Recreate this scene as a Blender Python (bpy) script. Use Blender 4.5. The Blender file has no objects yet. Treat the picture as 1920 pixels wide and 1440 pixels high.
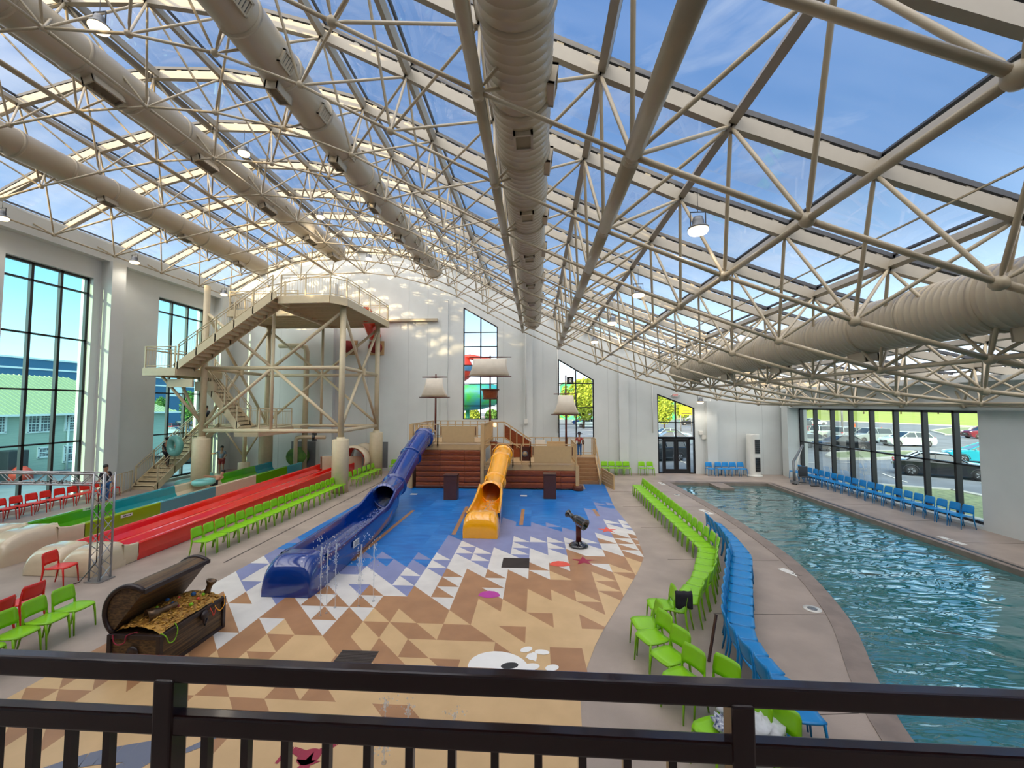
import bpy, bmesh, math, random
from mathutils import Vector, Matrix
random.seed(11)
R = math.radians
PI = math.pi
scene = bpy.context.scene
COL = scene.collection
CAMZ = 4.4

# ------------------------------------------------------------------ materials
def mat(name, col, rough=.5, metal=0., noise=0., nscale=6., bump=0., bscale=40., emit=None, estr=0., coat=0., col2=None, stretch=None, spec=None):
    m = bpy.data.materials.new(name); m.use_nodes = True
    nt = m.node_tree; b = nt.nodes['Principled BSDF']
    b.inputs['Roughness'].default_value = rough
    b.inputs['Metallic'].default_value = metal
    b.inputs['Coat Weight'].default_value = coat
    b.inputs['Coat Roughness'].default_value = .08
    if spec is not None: b.inputs['Specular IOR Level'].default_value = spec
    c = (col[0], col[1], col[2], 1)
    tc = nt.nodes.new('ShaderNodeTexCoord')
    n = nt.nodes.new('ShaderNodeTexNoise'); n.inputs['Scale'].default_value = nscale; n.inputs['Detail'].default_value = 5
    if stretch:
        mp = nt.nodes.new('ShaderNodeMapping'); mp.inputs['Scale'].default_value = stretch
        nt.links.new(tc.outputs['Object'], mp.inputs['Vector']); nt.links.new(mp.outputs[0], n.inputs['Vector'])
    else:
        nt.links.new(tc.outputs['Object'], n.inputs['Vector'])
    mx = nt.nodes.new('ShaderNodeMix'); mx.data_type = 'RGBA'
    mx.inputs['A'].default_value = c
    if col2 is None:
        k = 1 - max(noise, .03) * 1.0
        col2 = (col[0]*k, col[1]*k, col[2]*k)
    mx.inputs['B'].default_value = (*col2[:3], 1)
    rp = nt.nodes.new('ShaderNodeValToRGB'); rp.color_ramp.elements[0].position = .35; rp.color_ramp.elements[1].position = .65
    nt.links.new(n.outputs[0], rp.inputs[0]); nt.links.new(rp.outputs[0], mx.inputs['Factor'])
    nt.links.new(mx.outputs['Result'], b.inputs['Base Color'])
    if bump:
        n2 = nt.nodes.new('ShaderNodeTexNoise'); n2.inputs['Scale'].default_value = bscale; n2.inputs['Detail'].default_value = 4
        nt.links.new(tc.outputs['Object'], n2.inputs['Vector'])
        bp = nt.nodes.new('ShaderNodeBump'); bp.inputs['Strength'].default_value = bump; bp.inputs['Distance'].default_value = .02
        nt.links.new(n2.outputs[0], bp.inputs['Height']); nt.links.new(bp.outputs[0], b.inputs['Normal'])
    if emit:
        b.inputs['Emission Color'].default_value = (*emit, 1); b.inputs['Emission Strength'].default_value = estr
    return m

def glassmat(name, tint, gloss=.08, haze=0., hazecol=(1, 1, 1)):
    m = bpy.data.materials.new(name); m.use_nodes = True
    nt = m.node_tree; nt.nodes.remove(nt.nodes['Principled BSDF'])
    out = nt.nodes['Material Output']
    tr = nt.nodes.new('ShaderNodeBsdfTransparent'); tr.inputs[0].default_value = (*tint, 1)
    gl = nt.nodes.new('ShaderNodeBsdfGlossy'); gl.inputs['Roughness'].default_value = .02
    fr = nt.nodes.new('ShaderNodeFresnel'); fr.inputs[0].default_value = 1.25
    mul = nt.nodes.new('ShaderNodeMath'); mul.operation = 'MULTIPLY'; mul.inputs[1].default_value = gloss * 5
    nt.links.new(fr.outputs[0], mul.inputs[0])
    mx = nt.nodes.new('ShaderNodeMixShader')
    nt.links.new(mul.outputs[0], mx.inputs[0]); nt.links.new(tr.outputs[0], mx.inputs[1]); nt.links.new(gl.outputs[0], mx.inputs[2])
    last = mx
    if haze:
        tl = nt.nodes.new('ShaderNodeBsdfTranslucent'); tl.inputs[0].default_value = (*hazecol, 1)
        tc = nt.nodes.new('ShaderNodeTexCoord')
        mp = nt.nodes.new('ShaderNodeMapping'); mp.inputs['Scale'].default_value = (.35, 1.6, .35)
        n = nt.nodes.new('ShaderNodeTexNoise'); n.inputs['Scale'].default_value = .9; n.inputs['Detail'].default_value = 6
        nt.links.new(tc.outputs['Object'], mp.inputs[0]); nt.links.new(mp.outputs[0], n.inputs['Vector'])
        mr = nt.nodes.new('ShaderNodeMapRange'); mr.inputs['From Min'].default_value = .3; mr.inputs['From Max'].default_value = .75
        mr.inputs['To Min'].default_value = haze * .45; mr.inputs['To Max'].default_value = haze * 1.5
        nt.links.new(n.outputs[0], mr.inputs[0])
        m2 = nt.nodes.new('ShaderNodeMixShader')
        nt.links.new(mr.outputs[0], m2.inputs[0]); nt.links.new(mx.outputs[0], m2.inputs[1]); nt.links.new(tl.outputs[0], m2.inputs[2])
        last = m2
    nt.links.new(last.outputs[0], out.inputs[0])
    return m

def S(h):  # sRGB hex -> linear
    h = h.lstrip('#'); o = []
    for i in (0, 2, 4):
        v = int(h[i:i+2], 16) / 255
        o.append(v/12.92 if v <= .04045 else ((v+.055)/1.055)**2.4)
    return tuple(o)

M = {}
M['wall'] = mat('wall_paint', S('cfd2d0'), .55, noise=.04, nscale=1.2)
M['concrete'] = mat('pool_deck_concrete', S('a8988c'), .5, nscale=.9, col2=S('94867b'), bump=.15, bscale=60)
M['coping'] = mat('coping_concrete', S('8f7f74'), .5, nscale=3, col2=S('7d6f66'), bump=.1)
M['steel'] = mat('cream_steel', S('b2a48b'), .35, noise=.06)
M['towersteel'] = mat('tower_cream_paint', S('cdbd9c'), .4, noise=.06)
M['duct'] = mat('duct_paint', S('b3a690'), .3, noise=.05, nscale=2)
M['rafter'] = mat('rafter_white', S('968e80'), .4, noise=.05)
M['track'] = mat('black_gasket', S('3c3d42'), .5, noise=.2)
M['blackframe'] = mat('black_mullion', S('1b1a1e'), .35, noise=.2)
M['darkbrown'] = mat('rail_gloss_brown', S('250c0a'), .2, noise=.25, nscale=20, coat=.35)
M['green'] = mat('green_plastic', S('86c412'), .35, noise=.05)
M['blue'] = mat('blue_plastic', S('0d84c8'), .35, noise=.05)
M['red'] = mat('red_plastic', S('e02a1e'), .35, noise=.05)
M['slideblue'] = mat('blue_gelcoat', S('06317f'), .12, noise=.05, coat=1.)
M['slideyellow'] = mat('yellow_gelcoat', S('f2a60a'), .12, noise=.05, coat=1.)
M['beigegel'] = mat('beige_gelcoat', S('d3c0a2'), .2, noise=.04, coat=.6)
M['redgel'] = mat('red_gelcoat', S('de1408'), .14, noise=.05, coat=1.)
M['redrim'] = mat('red_rim_gelcoat', S('e8432c'), .2, noise=.05, coat=.6)
M['greengel'] = mat('green_gelcoat', S('4f9f10'), .2, noise=.05, coat=.6)
M['olivegel'] = mat('olive_gelcoat', S('87a81c'), .2, noise=.05, coat=.6)
M['tealgel'] = mat('teal_gelcoat', S('0f8a92'), .2, noise=.05, coat=.6)
M['tealgel2'] = mat('grey_teal_gelcoat', S('4c949c'), .2, noise=.05, coat=.6)
M['wood'] = mat('brown_plank', S('8a4420'), .35, nscale=3, col2=S('6b3016'), stretch=(1.5, 1, 18))
M['darkwood'] = mat('dark_plank', S('5a2c1c'), .4, nscale=3, col2=S('46200f'), stretch=(1.5, 1, 12))
M['tan'] = mat('tan_panel', S('b5966a'), .5, noise=.05)
M['tanframe'] = mat('tan_frame', S('b8986c'), .45, noise=.06)
M['sail'] = mat('sail_cloth', S('d9cfc0'), .8, noise=.08, nscale=3)
M['mast'] = mat('mast_wood', S('5a1e14'), .4, noise=.2)
M['boxbrown'] = mat('brown_box', S('4a2c26'), .35, noise=.1)
M['chest'] = mat('chest_plank', S('6b5132'), .5, nscale=2.2, col2=S('33251a'), stretch=(6, .6, 16))
M['chestdark'] = mat('chest_trim', S('2c1f1e'), .45, noise=.2, nscale=15)
M['gold'] = mat('gold_coin', S('dba84e'), .35, .35, nscale=14, col2=S('96662c'))
M['brass'] = mat('aged_brass', S('6d5640'), .3, .6, noise=.3, nscale=12)
M['black'] = mat('black_gloss', S('141214'), .15, noise=.1, coat=1.)
M['grate'] = mat('drain_grate', S('4a423c'), .6, noise=.2, nscale=30)
M['alu'] = mat('aluminium', S('a3a3a4'), .3, .7, noise=.1, nscale=8)
M['teal_tube'] = mat('teal_vinyl', S('6fb5b0'), .3, noise=.08, coat=.3)
M['tealdark'] = mat('teal_vinyl_dark', S('2e7f80'), .3, noise=.08, coat=.3)
M['white'] = mat('white_plastic', S('dcd9d2'), .4, noise=.03)
M['whitepaint'] = mat('white_paint', S('e6e3dc'), .6, noise=.03)
M['grey'] = mat('grey_metal', S('777a7e'), .45, .3, noise=.08)
M['dgrey'] = mat('dark_grey', S('3a3b3e'), .5, noise=.1)
M['skin'] = mat('skin', S('a8775c'), .5, noise=.08)
M['hair'] = mat('dark_hair', S('1d1512'), .6, noise=.2, nscale=40)
M['clothdark'] = mat('dark_cloth', S('23222b'), .8, noise=.2)
M['clothred'] = mat('red_cloth', S('8e2a28'), .8, noise=.2)
M['clothblue'] = mat('blue_cloth', S('2d5f96'), .8, noise=.2)
M['clothwhite'] = mat('white_cloth', S('cfd2d6'), .8, noise=.15, nscale=12)
M['clothpat'] = mat('patterned_cloth', S('d9dde2'), .8, nscale=26, col2=S('1c2f66'))
M['asphalt'] = mat('asphalt', S('7d848c'), .8, nscale=.5, col2=S('6b7178'))
M['grass'] = mat('grass', S('a2b04e'), .9, nscale=.3, col2=S('869c42'))
M['grassdry'] = mat('dry_grass', S('8d9a72'), .9, nscale=5, col2=S('6d7a5c'))
M['kerb'] = mat('kerb', S('b6b6ae'), .8, noise=.05)
M['leafy'] = mat('leaves_yellow_green', S('9bab34'), .7, nscale=2.5, col2=S('5f7a22'))
M['leafg'] = mat('leaves_green', S('5f8a35'), .7, nscale=2.5, col2=S('3c6428'))
M['bark'] = mat('bark', S('4a3c30'), .8, noise=.2)
M['siding'] = mat('pale_siding', S('b9c9ba'), .7, nscale=2, col2=S('a9bcae'), stretch=(1, .3, 14))
M['roofmetal'] = mat('roof_metal', S('a9b28c'), .5, noise=.08)
M['bluebldg'] = mat('blue_building', S('3f6d92'), .6, noise=.1)
M['winwhite'] = mat('window_white', S('e8eeee'), .5, noise=.03)
M['windark'] = mat('window_dark', S('4c5660'), .15, nscale=8, col2=S('6c767e'))
M['tyre'] = mat('tyre', S('151517'), .7, noise=.1)
M['rim'] = mat('alloy_rim', S('b9bcc0'), .25, .8, noise=.05)
M['carglass'] = mat('car_glass', S('26343a'), .05, noise=.1, coat=1.)
M['taillight'] = mat('tail_light', S('b01818'), .2, noise=.1)
M['headlight'] = mat('head_light', S('dfe6ea'), .1, noise=.05)
M['orange'] = mat('orange_cone', S('f0622a'), .5, noise=.05)
M['yellowsign'] = mat('yellow_sign', S('ffd400'), .5, noise=.02)
M['exitred'] = mat('exit_letters', S('c0201c'), .5, emit=S('d02018'), estr=.6)
M['lamp'] = mat('lamp_glass', (1, .93, .8), .3, emit=(1, .76, .44), estr=2.6)
M['amberlamp'] = mat('amber_lamp', (1, .7, .3), .3, emit=(1, .55, .2), estr=3.)
M['lavender'] = mat('lavender_paint', S('7f86ae'), .4, nscale=2, col2=S('777ea6'))
M['padwhite'] = mat('white_pad', S('d5d1cb'), .38, nscale=2, col2=S('c9c5c0'))
M['padbrown'] = mat('brown_pad', S('a87b55'), .38, nscale=2, col2=S('9b704d'))
M['padtan'] = mat('tan_pad', S('d0ad7e'), .38, nscale=2, col2=S('c6a476'))
M['padblue'] = mat('blue_pad', S('1173bd'), .35, nscale=1.4, col2=S('0b5ca8'), stretch=(1, 3, 1))
M['padblue2'] = mat('deep_blue_pad', S('1a66b0'), .35, nscale=1.4, col2=S('2a7cc2'), stretch=(1, 3, 1))
M['magenta'] = mat('magenta_paint', S('b83a9a'), .4, noise=.1)
M['coral'] = mat('coral_paint', S('e0513c'), .4, noise=.1)
M['wine'] = mat('wine_paint', S('9a1f3e'), .4, noise=.1)
M['skullwhite'] = mat('skull_white_paint', S('eceae6'), .4, noise=.03)
M['skullblack'] = mat('skull_black_paint', S('2a2a2c'), .4, noise=.05)
M['greypaint'] = mat('grey_blue_paint', S('6f7484'), .4, noise=.05)
M['splash'] = None
M['glassL'] = glassmat('left_window_glass', (.50, .93, .95))
M['glassR'] = glassmat('right_window_glass', (.80, .97, .98))
M['glassF'] = glassmat('far_window_glass', (.93, .99, .99))
M['pane'] = glassmat('roof_film', (.90, .95, 1.), gloss=.03, haze=.055, hazecol=(.85, .92, 1.))
M['splash'] = glassmat('splashing_water', (.93, .96, 1.), gloss=.09, haze=.45)

# pool water
wm = bpy.data.materials.new('pool_water'); wm.use_nodes = True
nt = wm.node_tree; b = nt.nodes['Principled BSDF']
b.inputs['Base Color'].default_value = (*S('16686c'), 1); b.inputs['Roughness'].default_value = .03
b.inputs['IOR'].default_value = 1.7
b.inputs['Coat Weight'].default_value = 1.; b.inputs['Coat Roughness'].default_value = .02
tc = nt.nodes.new('ShaderNodeTexCoord')
mp = nt.nodes.new('ShaderNodeMapping'); mp.inputs['Scale'].default_value = (.55, 1.25, 1); mp.inputs['Rotation'].default_value = (0, 0, R(8))
nt.links.new(tc.outputs['Object'], mp.inputs[0])
n1 = nt.nodes.new('ShaderNodeTexNoise'); n1.inputs['Scale'].default_value = 1.5; n1.inputs['Detail'].default_value = 2.5; n1.inputs['Distortion'].default_value = .6
n2 = nt.nodes.new('ShaderNodeTexNoise'); n2.inputs['Scale'].default_value = .5; n2.inputs['Detail'].default_value = 2
nt.links.new(mp.outputs[0], n1.inputs['Vector']); nt.links.new(mp.outputs[0], n2.inputs['Vector'])
ad = nt.nodes.new('ShaderNodeMath'); ad.operation = 'ADD'
nt.links.new(n1.outputs[0], ad.inputs[0]); nt.links.new(n2.outputs[0], ad.inputs[1])
bp = nt.nodes.new('ShaderNodeBump'); bp.inputs['Strength'].default_value = 1.; bp.inputs['Distance'].default_value = .1
nt.links.new(ad.outputs[0], bp.inputs['Height']); nt.links.new(bp.outputs[0], b.inputs['Normal']); nt.links.new(bp.outputs[0], b.inputs['Coat Normal'])
M['water'] = wm

# ------------------------------------------------------------------ geometry collector
def V(*a): return Vector(a)
class MB:
    def __init__(s): s.v = []; s.f = []; s.mi = []; s.sm = []; s.m = 0; s.smooth = False
    def add(s, vs, fs, smooth=None):
        o = len(s.v); s.v += [tuple(p) for p in vs]
        sm = s.smooth if smooth is None else smooth
        for f in fs: s.f.append(tuple(i+o for i in f)); s.mi.append(s.m); s.sm.append(sm)
        return s
    def box(s, x0, x1, y0, y1, z0, z1):
        x0, x1 = min(x0, x1), max(x0, x1); y0, y1 = min(y0, y1), max(y0, y1); z0, z1 = min(z0, z1), max(z0, z1)
        vs = [(x, y, z) for z in (z0, z1) for y in (y0, y1) for x in (x0, x1)]
        return s.add(vs, [(0, 2, 3, 1), (4, 5, 7, 6), (0, 1, 5, 4), (2, 6, 7, 3), (0, 4, 6, 2), (1, 3, 7, 5)], False)
    def beam(s, p0, p1, w, h, up=(0, 0, 1)):
        p0 = Vector(p0); p1 = Vector(p1); d = (p1-p0).normalized(); u = Vector(up)
        r = d.cross(u)
        if r.length < 1e-4: r = d.cross(Vector((1, 0, 0)))
        r.normalize(); u = r.cross(d)
        vs = []
        for p in (p0, p1):
            for a, c in ((-1, -1), (1, -1), (1, 1), (-1, 1)): vs.append(p + r*a*w/2 + u*c*h/2)
        return s.add(vs, [(0, 1, 2, 3), (7, 6, 5, 4), (0, 4, 5, 1), (1, 5, 6, 2), (2, 6, 7, 3), (3, 7, 4, 0)], False)
    def tube(s, p0, p1, r, n=8, r1=None, cap=True):
        p0 = Vector(p0); p1 = Vector(p1); return s.path([p0, p1], [r, r if r1 is None else r1], n, cap)
    def path(s, pts, r, n=8, cap=True, closed=False):
        pts = [Vector(p) for p in pts]; k = len(pts)
        if not isinstance(r, (list, tuple)): r = [r]*k
        vs = []; prev = None
        for i, p in enumerate(pts):
            a = pts[(i-1) % k] if (closed or i > 0) else p; c = pts[(i+1) % k] if (closed or i < k-1) else p
            t = (c-a).normalized()
            if prev is None:
                u = t.cross(Vector((0, 0, 1)))
                if u.length < 1e-3: u = t.cross(Vector((1, 0, 0)))
                u.normalize()
            else:
                u = prev - t*prev.dot(t)
                if u.length < 1e-4: u = t.cross(Vector((0, 0, 1)))
                u.normalize()
            prev = u; w = t.cross(u)
            for j in range(n):
                an = 2*PI*j/n; vs.append(p + (u*math.cos(an) + w*math.sin(an))*r[i])
        fs = []
        for i in range(k if closed else k-1):
            a = i*n; c = ((i+1) % k)*n
            for j in range(n): fs.append((a+j, a+(j+1) % n, c+(j+1) % n, c+j))
        if cap and not closed: fs.append(tuple(range(n))[::-1]); fs.append(tuple(range((k-1)*n, k*n)))
        return s.add(vs, fs, n > 5)
    def lathe(s, prof, c=(0, 0, 0), n=20, axis=None, cap=True):
        # prof: list of (radius, height)
        c = Vector(c); q = Vector(axis).to_track_quat('Z', 'Y').to_matrix() if axis else Matrix.Identity(3)
        vs = []
        for (r, h) in prof:
            for j in range(n):
                a = 2*PI*j/n; vs.append(c + q @ Vector((r*math.cos(a), r*math.sin(a), h)))
        fs = []
        for i in range(len(prof)-1):
            for j in range(n): fs.append((i*n+j, i*n+(j+1) % n, (i+1)*n+(j+1) % n, (i+1)*n+j))
        if cap: fs.append(tuple(range(n))[::-1]); fs.append(tuple(range((len(prof)-1)*n, len(prof)*n)))
        return s.add(vs, fs, True)
    def prism(s, poly, d, axis='Z', o=0.):
        # poly 2-D outline in the plane normal to axis, from o to o+d
        def P(a, c, e): return {'Z': (a, c, e), 'X': (e, a, c), 'Y': (a, e, c)}[axis]
        n = len(poly); vs = [P(a, c, o) for a, c in poly] + [P(a, c, o+d) for a, c in poly]
        fs = [tuple(range(n))[::-1], tuple(range(n, 2*n))] + [(i, (i+1) % n, n+(i+1) % n, n+i) for i in range(n)]
        return s.add(vs, fs, False)
    def grid(s, rows, close=False, smooth=True):
        n = len(rows[0]); vs = [p for r in rows for p in r]; fs = []
        for i in range(len(rows)-1):
            for j in range(n if close else n-1): fs.append((i*n+j, i*n+(j+1) % n, (i+1)*n+(j+1) % n, (i+1)*n+j))
        return s.add(vs, fs, smooth)
    def ball(s, c, r, n=10, sq=(1, 1, 1)):
        rows = []
        for i in range(n//2+1):
            a = PI*i/(n//2); rows.append([(c[0]+sq[0]*r*math.sin(a)*math.cos(2*PI*j/n), c[1]+sq[1]*r*math.sin(a)*math.sin(2*PI*j/n), c[2]+sq[2]*r*math.cos(a)) for j in range(n)])
        return s.grid(rows, True, True)
    def build(s, name, mats, parent=None, bevel=0., solid=0., subsurf=0):
        me = bpy.data.meshes.new(name)
        o = bpy.data.objects.new(name, me)
        if parent is None:
            xs = [p[0] for p in s.v]; ys = [p[1] for p in s.v]; zs = [p[2] for p in s.v]
            L = Vector(((min(xs)+max(xs))/2, (min(ys)+max(ys))/2, min(zs))); o.location = L; org = L
        else:
            org = Vector((0, 0, 0)); q = parent
            while q is not None: org += q.location; q = q.parent
            o.parent = parent
        me.from_pydata([Vector(p)-org for p in s.v], [], s.f)
        if not isinstance(mats, (list, tuple)): mats = [mats]
        for m in mats: me.materials.append(m)
        me.polygons.foreach_set('material_index', s.mi); me.polygons.foreach_set('use_smooth', s.sm)
        bm = bmesh.new(); bm.from_mesh(me); bmesh.ops.recalc_face_normals(bm, faces=bm.faces); bm.to_mesh(me); bm.free()
        me.update()
        COL.objects.link(o)
        if solid: md = o.modifiers.new('s', 'SOLIDIFY'); md.thickness = solid; md.offset = 0
        if bevel: md = o.modifiers.new('b', 'BEVEL'); md.width = bevel; md.segments = 2; md.limit_method = 'ANGLE'
        if subsurf: md = o.modifiers.new('u', 'SUBSURF'); md.levels = subsurf; md.render_levels = subsurf
        return o
def tag(o, label=None, cat=None, group=None, kind=None):
    if label: o['label'] = label
    if cat: o['category'] = cat
    if group: o['group'] = group
    if kind: o['kind'] = kind
    return o
def thing(name, label, cat, loc=(0, 0, 0), rz=0., group=None):
    o = bpy.data.objects.new(name, None); COL.objects.link(o); o.location = loc; o.rotation_euler.z = rz
    o.empty_display_size = .1
    return tag(o, label, cat, group)
KIDS = {}
def copy_tree(o, parent=None):
    c = o.copy(); COL.objects.link(c); c.parent = parent
    for ch in [x for x in o.children]: copy_tree(ch, c)
    return c
def structure(o): o['kind'] = 'structure'; return o

# camera and the helper that reads the depth plane a photographed point stands on
FPX = 760.; TH = R(3.5); PH = R(2.87)
_fw = Vector((-math.sin(TH)*math.cos(PH), math.cos(TH)*math.cos(PH), math.sin(PH)))
_rt = Vector((math.cos(TH), math.sin(TH), 0)); _up = _rt.cross(_fw)
def on(u, v, ax, val):
    d = _fw + _rt*((u-960)/FPX) + _up*((720-v)/FPX); i = 'XYZ'.index(ax); t = (val-(0, 0, CAMZ)[i])/d[i]
    return Vector((0, 0, CAMZ)) + d*t
def F(u, v, z=0.): return on(u, v, 'Z', z)
cd = bpy.data.cameras.new('camera'); cam = bpy.data.objects.new('camera', cd); COL.objects.link(cam)
cd.sensor_fit = 'HORIZONTAL'; cd.sensor_width = 36; cd.lens = 36*FPX/1920; cd.clip_start = .05; cd.clip_end = 1000
cam.location = (0, 0, CAMZ); cam.rotation_euler = (PI/2+PH, 0, TH); scene.camera = cam
PROTOS = []
ORD = ['first', 'second', 'third', 'fourth', 'fifth', 'sixth', 'seventh', 'eighth', 'ninth', 'tenth', 'eleventh', 'twelfth', 'thirteenth', 'fourteenth', 'fifteenth', 'sixteenth', 'seventeenth', 'eighteenth', 'nineteenth', 'twentieth', 'twenty-first', 'twenty-second', 'twenty-third', 'twenty-fourth', 'twenty-fifth', 'twenty-sixth', 'twenty-seventh', 'twenty-eighth', 'twenty-ninth', 'thirtieth', 'thirty-first', 'thirty-second']
# ================================================================== ROOM SHELL
S0 = 2.45; Y0 = -.46
YF = 26.6      # far wall
YB = -3.0      # back wall behind the balcony
TOP = [(-21.2, 12.3), (-19.15, 13.35), (-16.9, 14.18), (-14.6, 14.72), (-12.25, 14.89), (-9.98, 14.73), (-7.65, 14.25), (-5.32, 13.51), (-3.15, 12.39), (-1.0, 11.2), (1.13, 10.15), (3.31, 9.13), (5.6, 8.22), (7.79, 7.4), (10.0, 6.7), (12.25, 6.1), (14.4, 5.6), (16.0, 5.3)]
BOT = [(-20.2, 11.5), (-17.6, 12.15), (-15.4, 12.58), (-13.3, 12.9), (-11.16, 12.93), (-9.08, 12.67), (-7.04, 12.11), (-5.07, 11.28), (-3.07, 10.17), (-.85, 8.97), (1.36, 7.91), (3.7, 6.92), (6.1, 6.0), (8.5, 5.25), (10.9, 4.72), (13.3, 4.42), (15.2, 4.35)]
def ztop(x):
    for (a, b_), (c, d) in zip(TOP, TOP[1:]):
        if a <= x <= c: return b_ + (d-b_)*(x-a)/(c-a)
    return TOP[0][1] if x < TOP[0][0] else TOP[-1][1]
def ribY(n): return Y0 + n*S0

# floor with the pool cut out
pool_left = [(7.45, 23.6), (7.55, 21.5), (7.62, 18.7), (7.6, 16.5), (7.5, 14.56), (7.2, 11.8), (6.4, 9.0), (5.35, 6.9), (4.87, 5.75), (4.5, 4.2), (4.3, 2.4), (4.3, 0)]
def smoothline(p, k=4):
    o = []
    for i in range(len(p)-1):
        p0 = Vector(p[max(i-1, 0)]); p1 = Vector(p[i]); p2 = Vector(p[i+1]); p3 = Vector(p[min(i+2, len(p)-1)])
        for j in range(k):
            t = j/k; o.append(.5*((2*p1)+(p2-p0)*t+(2*p0-5*p1+4*p2-p3)*t*t+(3*p1-p0-3*p2+p3)*t**3))
    o.append(Vector(p[-1])); return o
PL = smoothline(pool_left)
PRX = 12.8
fl = MB()
XL, XR = -21.9, 16.3
ys = [p.y for p in PL]
# left part of the floor, row by row along the pool edge
rows = [[(XL, YF+.3, 0), (7.45, YF+.3, 0)]] + [[(XL, p.y, 0), (p.x, p.y, 0)] for p in PL] + [[(XL, -3.2, 0), (4.3, -3.2, 0)]]
fl.grid(rows, smooth=False)
fl.add([(7.45, YF+.3, 0), (XR, YF+.3, 0), (XR, 23.6, 0), (7.45, 23.6, 0)], [(0, 1, 2, 3)])
fl.add([(PRX, 23.6, 0), (XR, 23.6, 0), (XR, -3.2, 0), (PRX, -3.2, 0)], [(0, 1, 2, 3)])
fl.add([(4.3, 0, 0), (PRX, 0, 0), (PRX, -3.2, 0), (4.3, -3.2, 0)], [(0, 1, 2, 3)])
# joints scored in the slab
M['joint'] = mat('joint', S('4e4640'), .7)
floor = fl.build('floor', M['concrete']); structure(floor)
j = MB()
a = F(420, 1055); b_ = F(736, 893); j.beam((a.x, a.y, .002), (b_.x, b_.y, .002), .05, .006)
for y in (3.5, 6.2, 9.0, 12., 15., 18., 21.): 
    x = [p.x for p in PL if p.y <= y][0]; j.beam((3.7, y, .001), (x-.4, y+.1, .001), .012, .004)
for y in (14., 16.5, 19., 21.5): j.beam((13.3, y, .001), (15.5, y, .001), .012, .004)
tag(j.build('trim_1', M['joint']), kind='structure')
# coping
cp = MB(); W = .38
rows = []
for i, p in enumerate(PL):
    q = PL[max(i-1, 0)]; r_ = PL[min(i+1, len(PL)-1)]; t = (r_-q).normalized(); nrm = Vector((-t.y, t.x)) * -1
    if nrm.x > 0: nrm = -nrm
    rows.append([(p.x+nrm.x*W, p.y+nrm.y*W, .004), (p.x+nrm.x*W, p.y+nrm.y*W, .014), (p.x, p.y, .014), (p.x+.02, p.y, -.10), (p.x+.02, p.y, -.16)])
cp.grid(rows, smooth=False)
cp.box(7.07, PRX+W, 23.6, 23.98, .003, .014); cp.box(PRX, PRX+W, 0, 23.6, .003, .014)
cp.box(7.45, PRX, 23.55, 23.62, -.2, .013); cp.box(PRX-.05, PRX+.02, 0, 23.6, -.2, .013)
tag(cp.build('trim_2', M['coping']), kind='structure')
gt = MB(); gt.box(PRX+.12, PRX+.22, 0, 23.5, .014, .018); gt.box(7.8, PRX, 23.7, 23.8, .014, .018)
tag(gt.build('trim_3', M['blackframe']), kind='structure')
# pool basin and water
bs = MB()
rows = [[(p.x+.02, p.y, -.1), (p.x+.02, p.y, -1.2), (PRX-.02, p.y, -1.2), (PRX-.02, p.y, -.1)] for p in PL]
bs.grid(rows, smooth=False)
bs.add([(7.45, 23.58, 0), (PRX, 23.58, 0), (PRX, 23.58, -1.2), (7.45, 23.58, -1.2)], [(0, 1, 2, 3)])
bs.add([(4.3, .02, 0), (PRX, .02, 0), (PRX, .02, -1.2), (4.3, .02, -1.2)], [(0, 1, 2, 3)])
M['basin'] = mat('pool_plaster', S('4fa3a6'), .6, noise=.05)
structure(bs.build('floor_pool_basin', M['basin']))
wt = MB(); wt.grid([[(p.x+.03, p.y, -.14), (p.x+.03+(PRX-.06-p.x-.03)*.5, p.y, -.14), (PRX-.06, p.y, -.14)] for p in PL], smooth=True)
tag(wt.build('pool_water', M['water']), 'rippling teal water filling the curved swimming pool', 'water', kind='stuff')
lg = MB(); lg.box(9.6, 10.35, 22.2, 23.6, -.2, .014)
tag(lg.build('pool_step', M['coping'], bevel=.01), 'stone ledge jutting into the far end of the pool', 'ledge')

# ---- walls
def wall_with_holes(axis, pos, thick, u0, u1, z0, top, holes, name, mt):
    """axis 'X': wall plane at x=pos spanning y; 'Y': plane at y=pos spanning x. holes: (u0,u1,zlow,zhigh_a,zhigh_b)"""
    w = MB(); us = sorted(set([u0, u1] + [h[0] for h in holes] + [h[1] for h in holes] + [a for a in top_breaks(axis) if u0 < a < u1]))
    def P(u, z, k): return (pos+thick*k, u, z) if axis == 'X' else (u, pos+thick*k, z)
    def quad(ua, ub, za, zb, zc, zd):
        vs = [P(ua, za, 0), P(ub, zb, 0), P(ub, zc, 0), P(ua, zd, 0), P(ua, za, 1), P(ub, zb, 1), P(ub, zc, 1), P(ua, zd, 1)]
        w.add(vs, [(0, 1, 2, 3), (7, 6, 5, 4), (0, 4, 5, 1), (3, 2, 6, 7), (0, 3, 7, 4), (1, 5, 6, 2)])
    for a, c in zip(us, us[1:]):
        mid = (a+c)/2; h = [h for h in holes if h[0] <= mid <= h[1]]
        ta, tb = top(a), top(c)
        if not h: quad(a, c, z0, z0, tb, ta)
        else:
            h = h[0]
            def zh(u): return h[3]+(h[4]-h[3])*(u-h[0])/(h[1]-h[0])
            if h[2] > z0: quad(a, c, z0, z0, h[2], h[2])
            quad(a, c, zh(a), zh(c), tb, ta)
    return structure(w.build(name, mt))
def top_breaks(axis): return [p[0] for p in TOP] if axis == 'Y' else []
LW = [(14.5, 17.7, .15, 10.38, 10.38), (21.05, 24.27, .15, 10.38, 10.38), (7.6, 11.2, .15, 10.38, 10.38)]
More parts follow.
